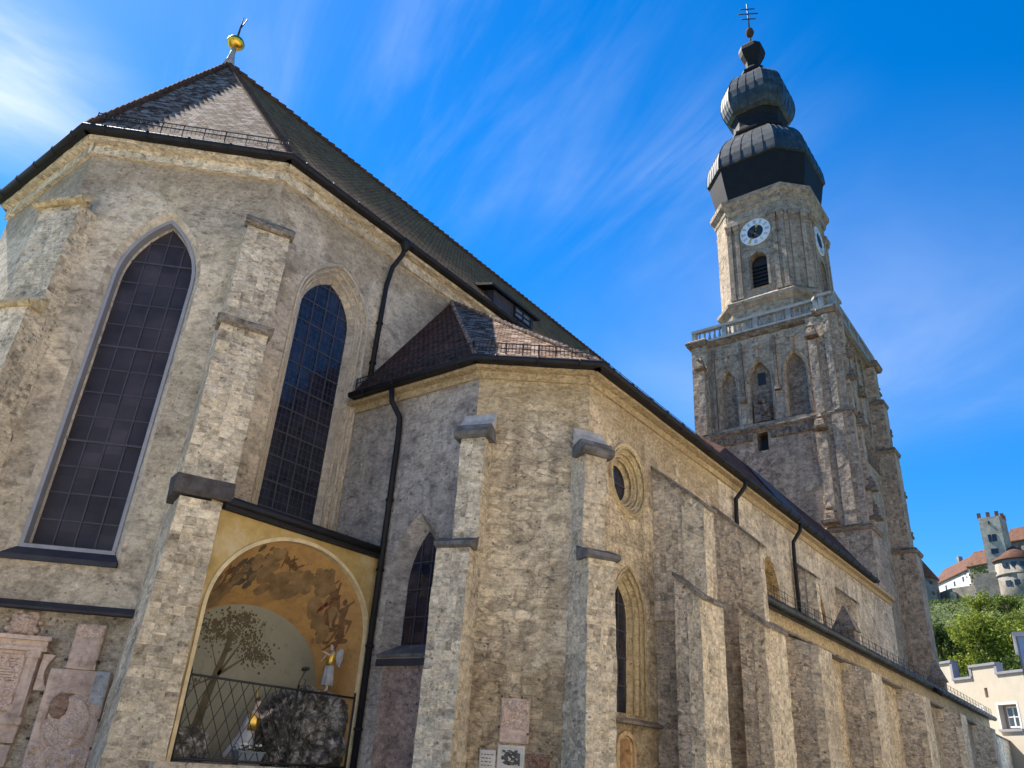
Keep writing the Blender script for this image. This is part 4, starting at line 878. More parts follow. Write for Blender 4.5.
for F in (FOE, FON):
    b = MB(); b.strip([F.p(u, z, 0) for u, z in bw(0)], [F.p(u, z, -.5) for u, z in bw(0)], True)
    b.strip([F.p(u, z, .08) for u, z in bw(.02)], [F.p(u, z, .08) for u, z in bw(.2)], True); b.strip([F.p(u, z, .08) for u, z in bw(.2)], [F.p(u, z, 0) for u, z in bw(.2)], True)
    o = b.build('belfry_window', M['tower_top'], TW); b = MB(); b.fill(F, [bw(0)], -.48); b.build('louvre', M['black'], o)
    b = MB()
    for k in range(7): b.fbox(F, -.6, .6, -.46, -.36, 31.6+k*.3, 31.66+k*.3)
    b.build('louvre_slats', M['lead'], o)
    # clock
    ZC = 36.05 ; RC = 1.08
    if True:
        def cp(r, th, d): return F.p(-r*sin(th), ZC+r*cos(th), d)
        n = 40
        b = MB(); b.rings([[cp(r, 2*pi*k/n, d) for k in range(n)] for r, d in ((RC, 0), (RC, .07), (RC-.06, .09), (RC-.06, .07))], cap1=True); ck = b.build('clock_face', M['white'], TW)
        b = MB(); b.poly([cp(.56, 2*pi*k/n, .078) for k in range(n)])
        for k in range(12):
            th = 2*pi*k/12
            for dd in ((-.055, .055) if k % 3 else (-.1, 0, .1)): 
                t0, t1 = th+dd, th+dd*.75; b.poly([cp(.68, t0-.016, .079), cp(.68, t0+.016, .079), cp(.98, t1+.016, .079), cp(.98, t1-.016, .079)])
        b.poly([cp(RC-.065, 2*pi*k/n, .3035) for k in range(n)]) if False else None
        b.build('dial_marks', M['black'], ck)
        b = MB()
        for th, L_, wd in ((radians(211), 1.05, .10), (radians(17), .68, .17)):
            b.poly([cp(.18, th+pi-.3, .10), cp(.18, th+pi+.3, .10), cp(L_*.8, th+wd, .10), cp(L_, th, .10), cp(L_*.8, th-wd, .10)][::1])
        b.build('clock_hands', M['hand'], ck)
# onion dome: two bulbs, neck mouldings, knob, ball, cross
def dome(name, prof, k=.56, sub=3, seams=True, mt='copper'):
    b = MB(); b.rings([oct_(a, k, z) for a, z in prof]); return b.build(name, M[mt], TW)
def seams(parent, prof, k, nper, r=.022):
    b = MB()
    for i in range(8):
        for q in range(nper):
            f = q/nper; path = []
            for a, z in prof:
                o8 = oct_(a+.012, k, z); path.append(Vector(o8[i]).lerp(Vector(o8[(i+1) % 8]), f))
            b.tube(path, r, 4, smooth=False)
    b.build('standing_seams', M['copper'], parent)
M['copper_dark'] = simple('near black copper', (.009, .008, .008), .7, .4, 1.5, spec=.25)  # near-black copper for skirt, neck and knob
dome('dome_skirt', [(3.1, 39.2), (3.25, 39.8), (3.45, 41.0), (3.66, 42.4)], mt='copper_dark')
p1 = [(3.64, 42.4), (3.78, 42.46), (3.78, 42.7), (3.74, 43.4), (3.6, 44.1), (3.34, 44.8), (2.98, 45.45), (2.56, 45.95), (2.2, 46.35), (1.95, 46.65)]
o = dome('lower_bulb', p1); seams(o, p1[1:], .56, 5)
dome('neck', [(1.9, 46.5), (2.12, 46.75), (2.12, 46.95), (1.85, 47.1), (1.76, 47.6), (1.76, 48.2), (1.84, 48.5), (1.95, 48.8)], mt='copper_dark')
p2 = [(1.95, 48.7), (2.2, 48.95), (2.4, 49.5), (2.52, 50.2), (2.5, 50.9), (2.38, 51.6), (2.16, 52.3), (1.82, 52.85), (1.4, 53.25), (.85, 53.55)]
o = dome('upper_bulb', p2); seams(o, p2[1:], .56, 4, .02)
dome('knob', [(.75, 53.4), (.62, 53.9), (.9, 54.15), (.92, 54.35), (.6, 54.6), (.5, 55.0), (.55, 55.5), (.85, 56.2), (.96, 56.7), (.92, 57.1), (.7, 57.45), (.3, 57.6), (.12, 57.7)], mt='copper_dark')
b = MB(); b.lathe([(.09, 57.6), (.07, 58.9)], (TX, TY, 0), 8); b.lathe([(.05, 58.75), (.26, 58.95), (.36, 59.3), (.26, 59.65), (.05, 59.85)], (TX, TY, 0), 14); b.build('ball', M['ridge_dark'], TW)
b = MB(); b.tube([(TX, TY, 59.8), (TX, TY, 62.9)], .06, 6)
for z, h in ((61.0, .62), (61.65, .85), (62.25, .62)): b.tube([(TX-.5*h, TY+.86*h, z), (TX+.5*h, TY-.86*h, z)], .05, 6)
b.build('cross', M['iron'], TW)

# ================================================================== LOOSE THINGS ON AND BY THE CHURCH
M['marble'] = stone('pink grave marble', (.52, .40, .325), (.43, .325, .26), (.29, .215, .17), course=0, patch=.5, ochre=.08, seed=71., grime=.4, streak=.3, fine=.3, bmp=.25)
M['marble_grey'] = stone('grey marble inset', (.42, .43, .43), (.36, .37, .37), (.28, .28, .28), course=0, patch=.4, ochre=0, seed=73., grime=.2, fine=.5)
M['marble_red'] = stone('red brown marble', (.38, .25, .18), (.30, .19, .135), (.19, .12, .09), course=0, patch=.4, ochre=.05, seed=75., grime=.4)
def relief(name, F, u0, u1, z0, z1, th, fn, m, parent, res=.028):
    nu, nzz = max(2, int((u1-u0)/res)), max(2, int((z1-z0)/res)); b = MB()
    vs = []
    for j in range(nzz+1):
        for i in range(nu+1):
            u, z = u0+(u1-u0)*i/nu, z0+(z1-z0)*j/nzz
            edge = i in (0, nu) or j in (0, nzz)
            vs.append(F.p(u, z, th*.6 if edge else th+fn((u-u0)/(u1-u0), (z-z0)/(z1-z0))))
    b.add(vs, [(j*(nu+1)+i, j*(nu+1)+i+1, (j+1)*(nu+1)+i+1, (j+1)*(nu+1)+i) for j in range(nzz) for i in range(nu)], True)
    ring = [F.p(u, z, d) for d in (0, th*.6) for u, z in ((u0, z0), (u1, z0), (u1, z1), (u0, z1))]
    b.add(ring, [(0, 1, 5, 4), (1, 2, 6, 5), (2, 3, 7, 6), (3, 0, 4, 7)])
    return b.build(name, m, parent)
def lumps(x, y, sc=9, amp=.05, seed=0):
    v = noise.noise(Vector((x*sc, y*sc*1.4, seed)))+.5*noise.noise(Vector((x*sc*2.3, y*sc*3, seed+5))); return 1.7*amp*max(-.35, v)
g1 = thing('epitaph', 'pink marble wall epitaph with cornice and round carved cartouche, at the left edge', 'gravestone', FNE.p(2.9, 1.3, .05))
b = MB()
b.fbox(FNE, 2.35, 3.65, 0, .08, 1.55, 3.05)
b.fbox(FNE, 2.22, 3.75, 0, .2, 3.05, 3.12); b.fbox(FNE, 2.26, 3.7, 0, .14, 3.12, 3.25); b.fbox(FNE, 2.18, 3.8, 0, .24, 3.25, 3.33)
b.fbox(FNE, 2.3, 3.65, 0, .18, 1.72, 1.86); b.fbox(FNE, 2.36, 3.6, 0, .1, 1.4, 1.72)
b.build('frame', M['marble'], g1)
for u in (2.42, 3.42):
    b = MB(); b.fbox(FNE, u-.07, u+.13, .08, .16, 1.86, 2.95); b.fbox(FNE, u-.1, u+.16, .08, .19, 2.93, 3.05); b.build('pilaster', M['marble'], g1)
relief('carved_panel', FNE, 2.58, 3.32, 1.9, 3.0, .10, lambda x, y: lumps(x, y, 5, .05, 2)*(1 if y < .45 or abs(x-.8) < .15 else .15), M['marble'], g1)
b = MB()
for k in range(9): z = 2.88-k*.05; b.fbox(FNE, 3.28-.0, 2.66+rg.uniform(0, .12), .1, .104, z, z+.012)
b.build('inscription', M['marble_red'], g1)
relief('cartouche', FNE, 2.62, 3.12, 3.35, 3.8, .08, lambda x, y: .09*sqrt(max(0, 1-((x-.5)/.42)**2-((y-.5)/.45)**2))+lumps(x, y, 5, .05, 9), M['marble'], g1, .02)
for k, (u, z, r) in enumerate(((2.6, 3.45, .07), (3.14, 3.45, .07), (2.55, 3.6, .05), (3.2, 3.62, .05))):
    b = MB(); b.rings([[FNE.p(u+rr*cos(t*pi/4), z+rr*sin(t*pi/4), d) for t in range(8)] for rr, d in ((r, 0), (r, .06), (r*.6, .11), (r*.2, .12))], True); b.build('scroll', M['marble'], g1)
b = MB()
for k in range(14): t = k/13; b.fbox(FNE, 2.12+.12*sin(t*3.1)-.05, 2.3, 0, .09, 2.35+t*.62, 2.35+(t+1/13)*.62)
b.build('side_scroll', M['marble'], g1)
b = MB(); b.fbox(FNE, 2.4, 3.5, 0, .07, 1.0, 1.36); b.build('base', M['marble'], g1)
g2 = thing('gravestone', 'cracked pink marble grave slab with carved helm, narrow upper stone and grey corner patch', 'gravestone', FNE.p(1.5, .9, .05))
def helm(x, y):
    e = ((x-.48)/.36)**2+((y-.56)/.22)**2
    r = .05*sqrt(max(0, 1-e))-(.03 if .9 < e < 1.25 and y > .35 else 0)
    if e < 1: r += lumps(x, y, 4, .04, 3)
    if y < .36: r += lumps(x, y, 6, .06, 7)
    c = abs(y-(.34+.26*x+.03*sin(x*9)))
    return r-(.03 if c < .012 else 0)
relief('slab', FNE, .94, 2.1, .6, 2.78, .08, helm, M['marble'], g2, .022)
relief('upper_stone', FNE, 1.28, 1.84, 2.79, 3.66, .09, lambda x, y: lumps(x, y, 4, .045, 12) if y > .72 else 0., M['marble'], g2)
b = MB(); b.hexa([FNE.p(u, z, d) for d in (.02, .094) for u, z in ((.95, 2.15), (1.22, 2.22), (1.22, 2.775), (.95, 2.775))]); b.build('inset', M['marble_grey'], g2)
b = MB(); b.poly([FNE.p(u, z, .155) for u, z in ((1.62, 2.32), (1.95, 2.0), (1.9, 1.75), (1.72, 1.9), (1.5, 2.28))]); 
relief('stained_relief', FNE, 1.52, 1.92, 1.85, 2.35, .1, lambda x, y: .035 if ((x-.5)/.5)**2+((y-.5)/.5)**2 < .9 else -.04, M['marble_red'], g2)
b = MB()
for u, z in ((1.86, 2.95), (1.26, 2.95), (2.12, 2.3), (.93, 1.9), (.93, 1.4), (2.12, 1.5)): b.fbox(FNE, u-.02, u+.02, 0, .12, z-.025, z+.025)
b.build('iron_clamp', M['iron'], g2)
# plaques on the oblique chapel wall
def plaque(name, label, u0, u1, z0, z1, m, th=.05, fn=None, cat='plaque'):
    r_ = thing(name, label, cat, FCO.p((u0+u1)/2, z0, 0))
    o = relief('slab', FCO, u0, u1, z0, z1, th, fn or (lambda x, y: lumps(x, y, 5, .03, 4)), m, r_, .02); return r_
k_ = plaque('memorial_plaque', 'pink marble memorial tablet with worn carving, topmost of the plaques on the chapel corner', 1.03, 1.62, 2.02, 2.85, M['marble'], fn=lambda x, y: lumps(x, y, 5, .06, 4) if .3 < y < .93 and .06 < x < .94 else 0.)
b = MB()
for u, z in ((1.04, 2.87), (1.45, 2.87), (1.6, 2.2), (1.02, 2.3)): b.fbox(FCO, u-.018, u+.018, 0, .08, z-.02, z+.02)
b.build('iron_clamp', M['iron'], k_)
PALE = simple('pale limestone tablet', (.50, .47, .42), .8, .15, 5)
INK = simple('dark incised drawing', (.085, .08, .075), .85, .5, 9)
k_ = plaque('memorial_plaque', 'white stone tablet with dark engraved scene, directly beneath the pink one', 1.02, 1.56, 1.1, 1.98, PALE, fn=lambda x, y: -.015 if .07 < x < .93 and .05 < y < .95 else 0.)
relief('engraved_scene', FCO, 1.1, 1.48, 1.62, 1.9, .045, lambda x, y: lumps(x, y, 6, .03, 8), INK, k_, .015)
def lines(F, u0, u1, z0, z1, n, parent, d):
    b = MB()
    for k in range(n):
        z = z1-(k+.5)*(z1-z0)/n; u = u0
        while u < u1-.03:
            wd = rg.uniform(.02, .07); b.fbox(F, u, min(u1, u+wd), d-.004, d+.003, z-.009, z+.009); u += wd+rg.uniform(.012, .03)
    b.build('inscription', INK, parent)
lines(FCO, 1.12, 1.46, 1.15, 1.55, 7, k_, .04)
k_ = plaque('memorial_plaque', 'small white inscribed tablet to the left of the engraved white tablet', .67, .99, 1.1, 1.87, PALE, fn=lambda x, y: 0.)
lines(FCO, .71, .95, 1.5, 1.82, 5, k_, .052); lines(FCO, .71, .95, 1.15, 1.46, 5, k_, .052)
plaque('memorial_plaque', 'rough red brown tablet to the right of the engraved white tablet', 1.6, 2.06, 1.1, 1.86, M['marble_red'], fn=lambda x, y: lumps(x, y, 7, .05, 14))
# painted niche figure under the lancet window
ic = thing('wall_icon', 'small arched ochre relief of a standing robed figure under the narrow chapel window', 'wall relief', FCN.p(16.15, 1.2, 0))
OCR = simple('flaking ochre paint', (.44, .31, .17), .9, .45, 7, spec=.1, bumpd=.02)
OCD = simple('brown ochre paint', (.30, .18, .09), .9, .45, 7, spec=.1, bumpd=.02)
b = MB(); oA, oB = arch(16.15, 1.1, 2.1, 2.45, .42, 7), arch(16.15, 1.1, 2.1, 2.36, .33, 7)
b.strip([FCN.p(u, z, 0) for u, z in oA], [FCN.p(u, z, .06) for u, z in oA], True); b.strip([FCN.p(u, z, .06) for u, z in oA], [FCN.p(u, z, .06) for u, z in oB], True); b.strip([FCN.p(u, z, .06) for u, z in oB], [FCN.p(u, z, .01) for u, z in oB], True); b.fill(FCN, [oB], .01)
b.build('frame', OCR, ic)
relief('figure', FCN, 15.95, 16.35, 1.15, 2.3, .03, lambda x, y: .08*sqrt(max(0, 1-((x-.5)/(.2 if y > .8 else .42))**2))*(1 if y < .95 and not .76 < y < .8 else .3)+lumps(x, y, 5, .03, 20), OCD, ic, .02)

# ---- grotto contents
def grotto_things():
    # rock mound: lumpy heap of tufa
    rk, N, L, B = mat('grotto tufa'); tc = N.new('ShaderNodeTexCoord'); v = tc.outputs['Object']
    n1 = nz(N, L, v, 4, 8, .75); n2 = nz(N, L, v, 14, 5, .7)
    L.new(mixc(N, L, .8, ramp(N, L, n1, [(.40, (.03, .028, .026)), (.50, (.10, .095, .085)), (.60, (.34, .33, .31))]), ramp(N, L, n2, [(.3, .4), (.5, 1.), (.7, 1.4)]), 'MULTIPLY'), B.inputs['Base Color'])
    B.inputs['Roughness'].default_value = .95; bump(N, L, n2, B, .8, .04)
    def heap(name, label, cx, cy, wx, wy, h, sd_, z0=1.3, sub=6):
        bm = bmesh.new(); bmesh.ops.create_icosphere(bm, subdivisions=sub, radius=1)
        for vv in bm.verts:
            p = Vector([math.copysign(abs(c_)**.62, c_) for c_ in vv.co]); q = Vector((cx+p.x*wx, cy+p.y*wy, z0-.25+(p.z*.5+.5)*(h+.25))); nn = Vector((p.x, p.y, p.z*.7)).normalized()
            r1 = noise.noise(q*2.6+Vector((sd_, 0, 0))); r2 = abs(noise.noise(q*6.5+Vector((0, sd_, 0)))); r3 = abs(noise.noise(q*15)); r4 = noise.noise(q*32)
            vv.co = q+nn*(.16*r1+.26*(.22-r2)+.13*(.2-r3)+.035*r4)
        b = MB(); b.add([vv.co.copy() for vv in bm.verts], [tuple(q_.index for q_ in f.verts) for f in bm.faces], False); bm.free()
        o = b.build(name, rk); tag(o, label, 'rocks'); return o
    heap('rock_mound', 'dark jagged tufa mound filling the right side of the grotto below the angel', 12.0, 14.55, 1.02, .5, 1.5, 3.3)
    heap('rock_mound', 'low dark rocks in the left corner of the grotto behind the railing', 9.1, 14.75, .6, .4, .6, 8.1, sub=5)
    # railing with diamond lattice
    r = thing('railing', 'black wrought iron railing with diamond lattice across the grotto opening', 'railing', (10.65, 13.9, 1.3))
    y = 13.98
    b = MB(); b.tube([(8.62, y, 2.76), (12.75, y, 2.74)], .022, 6); b.tube([(8.62, y, 1.36), (12.75, y, 1.36)], .022, 6)
    for x in (8.64, 11.15, 12.74): b.tube([(x, y, 1.3), (x, y, 2.85)], .024, 6)
    b.build('frame', M['iron'], r)
    b = MB(); st = .27
    k = 8.62-1.4*.55
    while k < 12.75:
        for s in (1, -1):
            xa, xb = (k, k+1.38*.55) if s > 0 else (k+1.38*.55, k); za, zb = 1.37, 2.75
            (xa, za), (xb, zb) = sorted(((xa, za), (xb, zb)))
            lo_, hi2 = 8.64, 11.15
            def cl(x, x0, z0, x1, z1): return z0+(z1-z0)*(x-x0)/(x1-x0)
            x0_, x1_ = max(xa, lo_), min(xb, hi2)
            if x1_ > x0_: b.tube([(x0_, y+.004*s, cl(x0_, xa, za, xb, zb)), (x1_, y+.004*s, cl(x1_, xa, za, xb, zb))], .0085, 5)
        k += st
    b.build('lattice', M['iron'], r)
    # iron flower on the railing post
    fl = thing('iron_rose', 'small black iron flower on a curled stem standing above the railing post', 'ornament', (11.15, 13.98, 2.8))
    b = MB(); b.tube([(11.15, 13.98, 2.76), (11.14, 13.97, 2.9), (11.2, 13.97, 3.02), (11.24, 13.97, 3.12)], .012, 6); b.tube([(11.16, 13.98, 2.8), (11.28, 13.97, 2.86), (11.3, 13.97, 2.95), (11.24, 13.97, 2.97)], .008, 5); b.build('stem', M['iron'], fl)
    b = MB()
    for k in range(9): a = k*2.4; rr = .018*sqrt(k); b.lathe([(.005, -.03), (.035, -.01), (.045, .015), (.03, .035), (.004, .03)], (11.24+rr*cos(a)*1.3, 13.97+rr*sin(a), 3.15+.012*(k % 3)), 8)
    b.build('petals', M['iron'], fl)
    # planter
    p = thing('planter_box', 'blue grey planter trough with small white flowers at the foot of the kneeling statue', 'planter', (10.32, 14.1, 1.3))
    b = MB(); b.rings([[(10.32+sx*q, 14.12+sy*q2, z) for sx, sy in ((-1, -1), (1, -1), (1, 1), (-1, 1))] for q, q2, z in ((.24, .1, 1.3), (.29, .13, 1.52), (.31, .15, 1.52), (.31, .15, 1.55), (.27, .11, 1.55), (.26, .1, 1.5))]); b.build('trough', simple('blue grey zinc', (.13, .16, .19), .6, .2, 4), p)
    wf = simple('white petals', (.6, .6, .55), .8, .15, 9); gf = simple('dull leaves', (.04, .06, .025), .8, .4, 9)
    rr = random.Random(3); b = MB(); b2 = MB()
    for k in range(60):
        c = Vector((10.32+rr.uniform(-.28, .28), 14.12+rr.uniform(-.12, .1), 1.53+rr.random()*.12)); a = rr.random()*6
        b2.poly([c+Vector((.05*cos(a), .05*sin(a), rr.uniform(-.02, .04))), c+Vector((.02*cos(a+2), .02*sin(a+2), .01)), c-Vector((.05*cos(a), .05*sin(a), 0)), c+Vector((.02*cos(a-1.5), .02*sin(a-1.5), .02))])
    for k in range(9): c = (10.32+rr.uniform(-.27, .27), 14.05+rr.uniform(-.06, .1), 1.6+rr.random()*.07); b.lathe([(.004, -.02), (.03, -.01), (.04, .01), (.02, .03), (.004, .03)], c, 7)
    b.build('flowers', wf, p); b2.build('leaves', gf, p)
grotto_things()

# statues: one skinned body each, dress as children
def skin(name, joints, edges, m, parent, scale=1., loc=(0, 0, 0), rz=0.):
    me = bpy.data.meshes.new(name+'_t'); me.from_pydata([Vector(p)*scale for p, r in joints], edges, [])
    o = bpy.data.objects.new(name+'_t', me); COL.objects.link(o)
    md = o.modifiers.new('s', 'SKIN'); ss = o.modifiers.new('ss', 'SUBSURF'); ss.levels = 2
    for i, (p, r) in enumerate(joints): me.skin_vertices[0].data[i].radius = ((r if not isinstance(r, tuple) else r[0])*scale, (r if not isinstance(r, tuple) else r[1])*scale)
    me.skin_vertices[0].data[0].use_root = True
    dg = bpy.context.evaluated_depsgraph_get(); m2 = bpy.data.meshes.new_from_object(o.evaluated_get(dg))
    bpy.data.objects.remove(o); m2.transform(Matrix.Translation(loc) @ Matrix.Rotation(rz, 4, 'Z'))
    for p in m2.polygons: p.use_smooth = True
    m2.materials.clear(); m2.materials.append(m); m2.name = name
    q = bpy.data.objects.new(name, m2); COL.objects.link(q); q.parent = parent; q.matrix_parent_inverse = Matrix.Translation(parent.location).inverted(); return q
def hand(J, E, w_, dirv, side, up_=(0, 0, 1), s=.055):
    """palm + five bent fingers grown from wrist index w_"""
    d = Vector(dirv).normalized(); n = Vector(up_); sd_v = d.cross(n).normalized()*side; W = Vector(J[w_][0])
    J.append((W+d*s*.9, (.026, .018))); pm = len(J)-1; E.append((w_, pm))
    for k, (off, ln) in enumerate(((-.6, .85), (-.2, 1.05), (.2, 1.0), (.55, .75))):
        J.append((W+d*s*(1.1+ln*.5)+sd_v*s*off*.6, .008)); E.append((pm, len(J)-1)); J.append((W+d*s*(1.1+ln)+sd_v*s*off*.65-n*s*.3, .006)); E.append((len(J)-2, len(J)-1))
    J.append((W+d*s*.9-sd_v*s*.8-n*s*.1, .009)); E.append((w_, len(J)-1))
FLESH = simple('painted statue flesh', (.46, .36, .30), .7, .15, 6, bumpd=.004); GILD = simple('worn gilding', (.70, .46, .10), .35, .35, 9, metal=.9)
ROBE = simple('grey white painted robe', (.33, .33, .34), .8, .3, 6); ROBE2 = simple('white painted robe', (.36, .38, .42), .8, .25, 6); HAIR = simple('brown painted hair', (.10, .06, .035), .8, .3, 9)
def head(J, E, nk, c, fwd_):
    c = Vector(c); f = Vector(fwd_).normalized()
    J.append((c, (.062, .066))); h = len(J)-1; E.append((nk, h)); J.append((c+Vector((0, 0, .085)), (.06, .066))); E.append((h, h+1)); J.append((c+f*.07+Vector((0, 0, .025)), .014)); E.append((h, h+2))
def face(parent, c, f, sc, loc, rz):
    f = Vector(f).normalized(); s_ = Vector((-f.y, f.x, 0)); b = MB(); c = Vector(c); R_ = Matrix.Rotation(rz, 3, 'Z')
    T = lambda p: Vector(loc)+R_ @ (Vector(p)*sc)
    for k in (-1, 1): q = c+f*.066+s_*.025*k+Vector((0, 0, .05)); b.lathe([(.001, -.008*sc), (.009*sc, 0), (.001, .008*sc)], T(q), 6)
    q = c+f*.066-Vector((0, 0, .012)); b.bar(T(q-s_*.02), T(q+s_*.02), .008*sc); b.build('face_features', HAIR, parent)
    b = MB()
    for k in range(26):
        a = random.uniform(1.0, 5.3); e = random.uniform(-.3, 1.4); r_ = .07
        d = f*cos(a)+s_*sin(a); q = c+Vector((0, 0, .07))+d*r_*cos(e)+Vector((0, 0, r_*sin(e))); b.lathe([(.003, -.022*sc), (.022*sc, -.008*sc), (.024*sc, .008*sc), (.004, .024*sc)], T(q), 7)
    b.build('hair', HAIR, parent)
def robe(parent, rings_, m, sc, loc, rz, name='robe', folds=9, amp=.12):
    b = MB(); R_ = Matrix.Rotation(rz, 3, 'Z'); n = 36; out = []
    for (cx, cy, z, rx, ry, am) in rings_:
        out.append([Vector(loc)+R_ @ (Vector((cx+rx*cos(2*pi*k/n)*(1+am*sin(folds*2*pi*k/n+z*3)), cy+ry*sin(2*pi*k/n)*(1+am*sin(folds*2*pi*k/n+z*3)), z))*sc) for k in range(n)])
    b.rings(out, True); b.build(name, m, parent)
def angel():
    sc = .62; loc = (12.16, 14.30, 2.80); rz = radians(170)     # faces left and a little outwards
    t = thing('angel_statue', 'small painted angel statue in gilded bodice standing on the rocks with one arm held out', 'statue', loc)
    J = [((0, 0, .86), .11), ((0, 0, 1.05), .10), ((0, 0, 1.28), (.13, .10)), ((0, .0, 1.42), .05), ((0, .17, 1.34), .055), ((0, -.17, 1.34), .055),
         ((.22, .26, 1.22), .042), ((.45, .24, 1.30), .032), ((.14, -.28, 1.12), .042), ((.28, -.12, 1.02), .032), ((0, .09, .8), .09), ((0, -.09, .8), .09),
         ((.05, .12, .46), .062), ((-.03, -.1, .46), .062), ((.06, .13, .08), .04), ((-.06, -.11, .08), .04), ((.17, .14, .03), .032), ((.05, -.12, .03), .032)]
    E_ = [(0, 1), (1, 2), (2, 3), (2, 4), (2, 5), (4, 6), (6, 7), (5, 8), (8, 9), (0, 10), (0, 11), (10, 12), (11, 13), (12, 14), (13, 15), (14, 16), (15, 17)]
    hand(J, E_, 7, (1, -.1, .1), 1); hand(J, E_, 9, (.7, .7, 0), -1); head(J, E_, 3, (.02, 0, 1.55), (1, 0, -.1))
    skin('body', J, E_, FLESH, t, sc, loc, rz); face(t, (.02, 0, 1.55), (1, 0, -.1), sc, loc, rz)
    robe(t, [(0, 0, .9, .15, .17, .02), (0, 0, 1.05, .135, .16, .03), (0, 0, 1.22, .15, .2, .03), (0, 0, 1.33, .14, .21, .03), (0, 0, 1.40, .09, .12, 0)], GILD, sc, loc, rz, 'bodice')
    robe(t, [(.02, .02, .22, .2, .25, .14), (.01, .01, .5, .18, .23, .12), (0, 0, .75, .16, .2, .08), (0, 0, .93, .14, .165, .02)], ROBE, sc, loc, rz, 'skirt')
    for s in (-1, 1):
        b = MB(); R_ = Matrix.Rotation(rz, 3, 'Z'); P_ = lambda p: Vector(loc)+R_ @ (Vector(p)*sc)
        w0 = [(-.12, .06*s, 1.3), (-.2, .2*s, 1.5), (-.24, .36*s, 1.45), (-.22, .4*s, 1.15), (-.2, .3*s, .85), (-.16, .14*s, 1.0)]
        b.rings([[P_((x-d, y, z)) for x, y, z in w0] for d in (0, .03)]); b.build('wing', ROBE, t)
def kneeler():
    sc = .80; loc = (10.40, 14.42, 1.42); rz = radians(-35)
    t = thing('kneeling_statue', 'painted statue of a kneeling robed man with gilt rays, arms raised, behind the railing', 'statue', loc)
    J = [((0, 0, .55), .12), ((.04, 0, .75), .115), ((.1, 0, 1.0), (.15, .11)), ((.13, 0, 1.13), .05), ((.1, .18, 1.04), .055), ((.1, -.18, 1.04), .055),
         ((.3, .24, .92), .044), ((.46, .12, 1.08), .034), ((.3, -.24, .92), .044), ((.46, -.1, 1.06), .034), ((.0, .1, .5), .1), ((.0, -.1, .5), .1),
         ((.12, .12, .12), .08), ((.12, -.12, .12), .08), ((-.3, .12, .08), .05), ((-.3, -.12, .08), .05), ((-.4, .13, .05), .035), ((-.4, -.13, .05), .035)]
    E_ = [(0, 1), (1, 2), (2, 3), (2, 4), (2, 5), (4, 6), (6, 7), (5, 8), (8, 9), (0, 10), (0, 11), (10, 12), (11, 13), (12, 14), (13, 15), (14, 16), (15, 17)]
    hand(J, E_, 7, (.6, -.2, .7), 1, (0, 1, 0)); hand(J, E_, 9, (.6, .2, .7), -1, (0, -1, 0)); head(J, E_, 3, (.16, 0, 1.26), (1, 0, .3))
    skin('body', J, E_, FLESH, t, sc, loc, rz); face(t, (.16, 0, 1.26), (1, 0, .3), sc, loc, rz)
    robe(t, [(-.12, 0, .0, .38, .3, .1), (-.08, 0, .2, .3, .26, .12), (0, 0, .48, .2, .21, .1), (.04, 0, .75, .16, .18, .06), (.09, 0, .98, .15, .2, .03), (.12, 0, 1.08, .09, .12, 0)], ROBE2, sc, loc, rz)
    robe(t, [(.09, 0, .62, .19, .21, .08), (.1, 0, .8, .175, .2, .06), (.11, 0, 1.0, .165, .215, .03), (.12, 0, 1.09, .1, .13, 0)], GILD, sc, loc, rz, 'gilt_mantle', 7)
    b = MB(); R_ = Matrix.Rotation(rz, 3, 'Z'); P_ = lambda p: Vector(loc)+R_ @ (Vector(p)*sc)
    for a in (-.7, 0, .7): b.bar(P_((.12, .05*a, 1.38)), P_((.05, .16*a, 1.6)), .02)
    b.build('halo_rays', GILD, t)
angel(); kneeler()
# ================================================================== SURROUNDINGS
M['cream'] = simple('cream plaster', (.46, .41, .33), .9, .07, 1.2, bumpd=.01, spec=.2)
M['paleblue'] = simple('pale blue plaster', (.33, .46, .68), .9, .08, 1.2, bumpd=.01, spec=.2)
M['white_pl'] = simple('white plaster', (.58, .56, .53), .9, .08, .5, bumpd=.01, spec=.2)
M['greytrim'] = simple('grey sheet coping', (.22, .22, .245), .6, .12, 2)
M['whitetrim'] = simple('white window surround', (.62, .60, .58), .7, .06, 2)
M['keep'] = simple('keep plaster', (.40, .355, .29), .95, .35, .5, bumpd=.08, spec=.1)
M['castle'] = simple('castle rubble stone', (.24, .21, .17), .95, .45, .6, bumpd=.1, spec=.1)
M['castle_l'] = simple('pale castle plaster', (.25, .22, .18), .95, .35, .5, bumpd=.08, spec=.1)
M['castle_roof'] = simple('red brown roof tiles', (.12, .058, .038), .85, .35, .9, bumpd=.1, spec=.2)
M['brick'] = simple('red brick merlons', (.30, .12, .08), .9, .3, 2)
M['pane'] = simple('dark window pane', (.03, .034, .04), .1, .3, 2, bumpd=0)
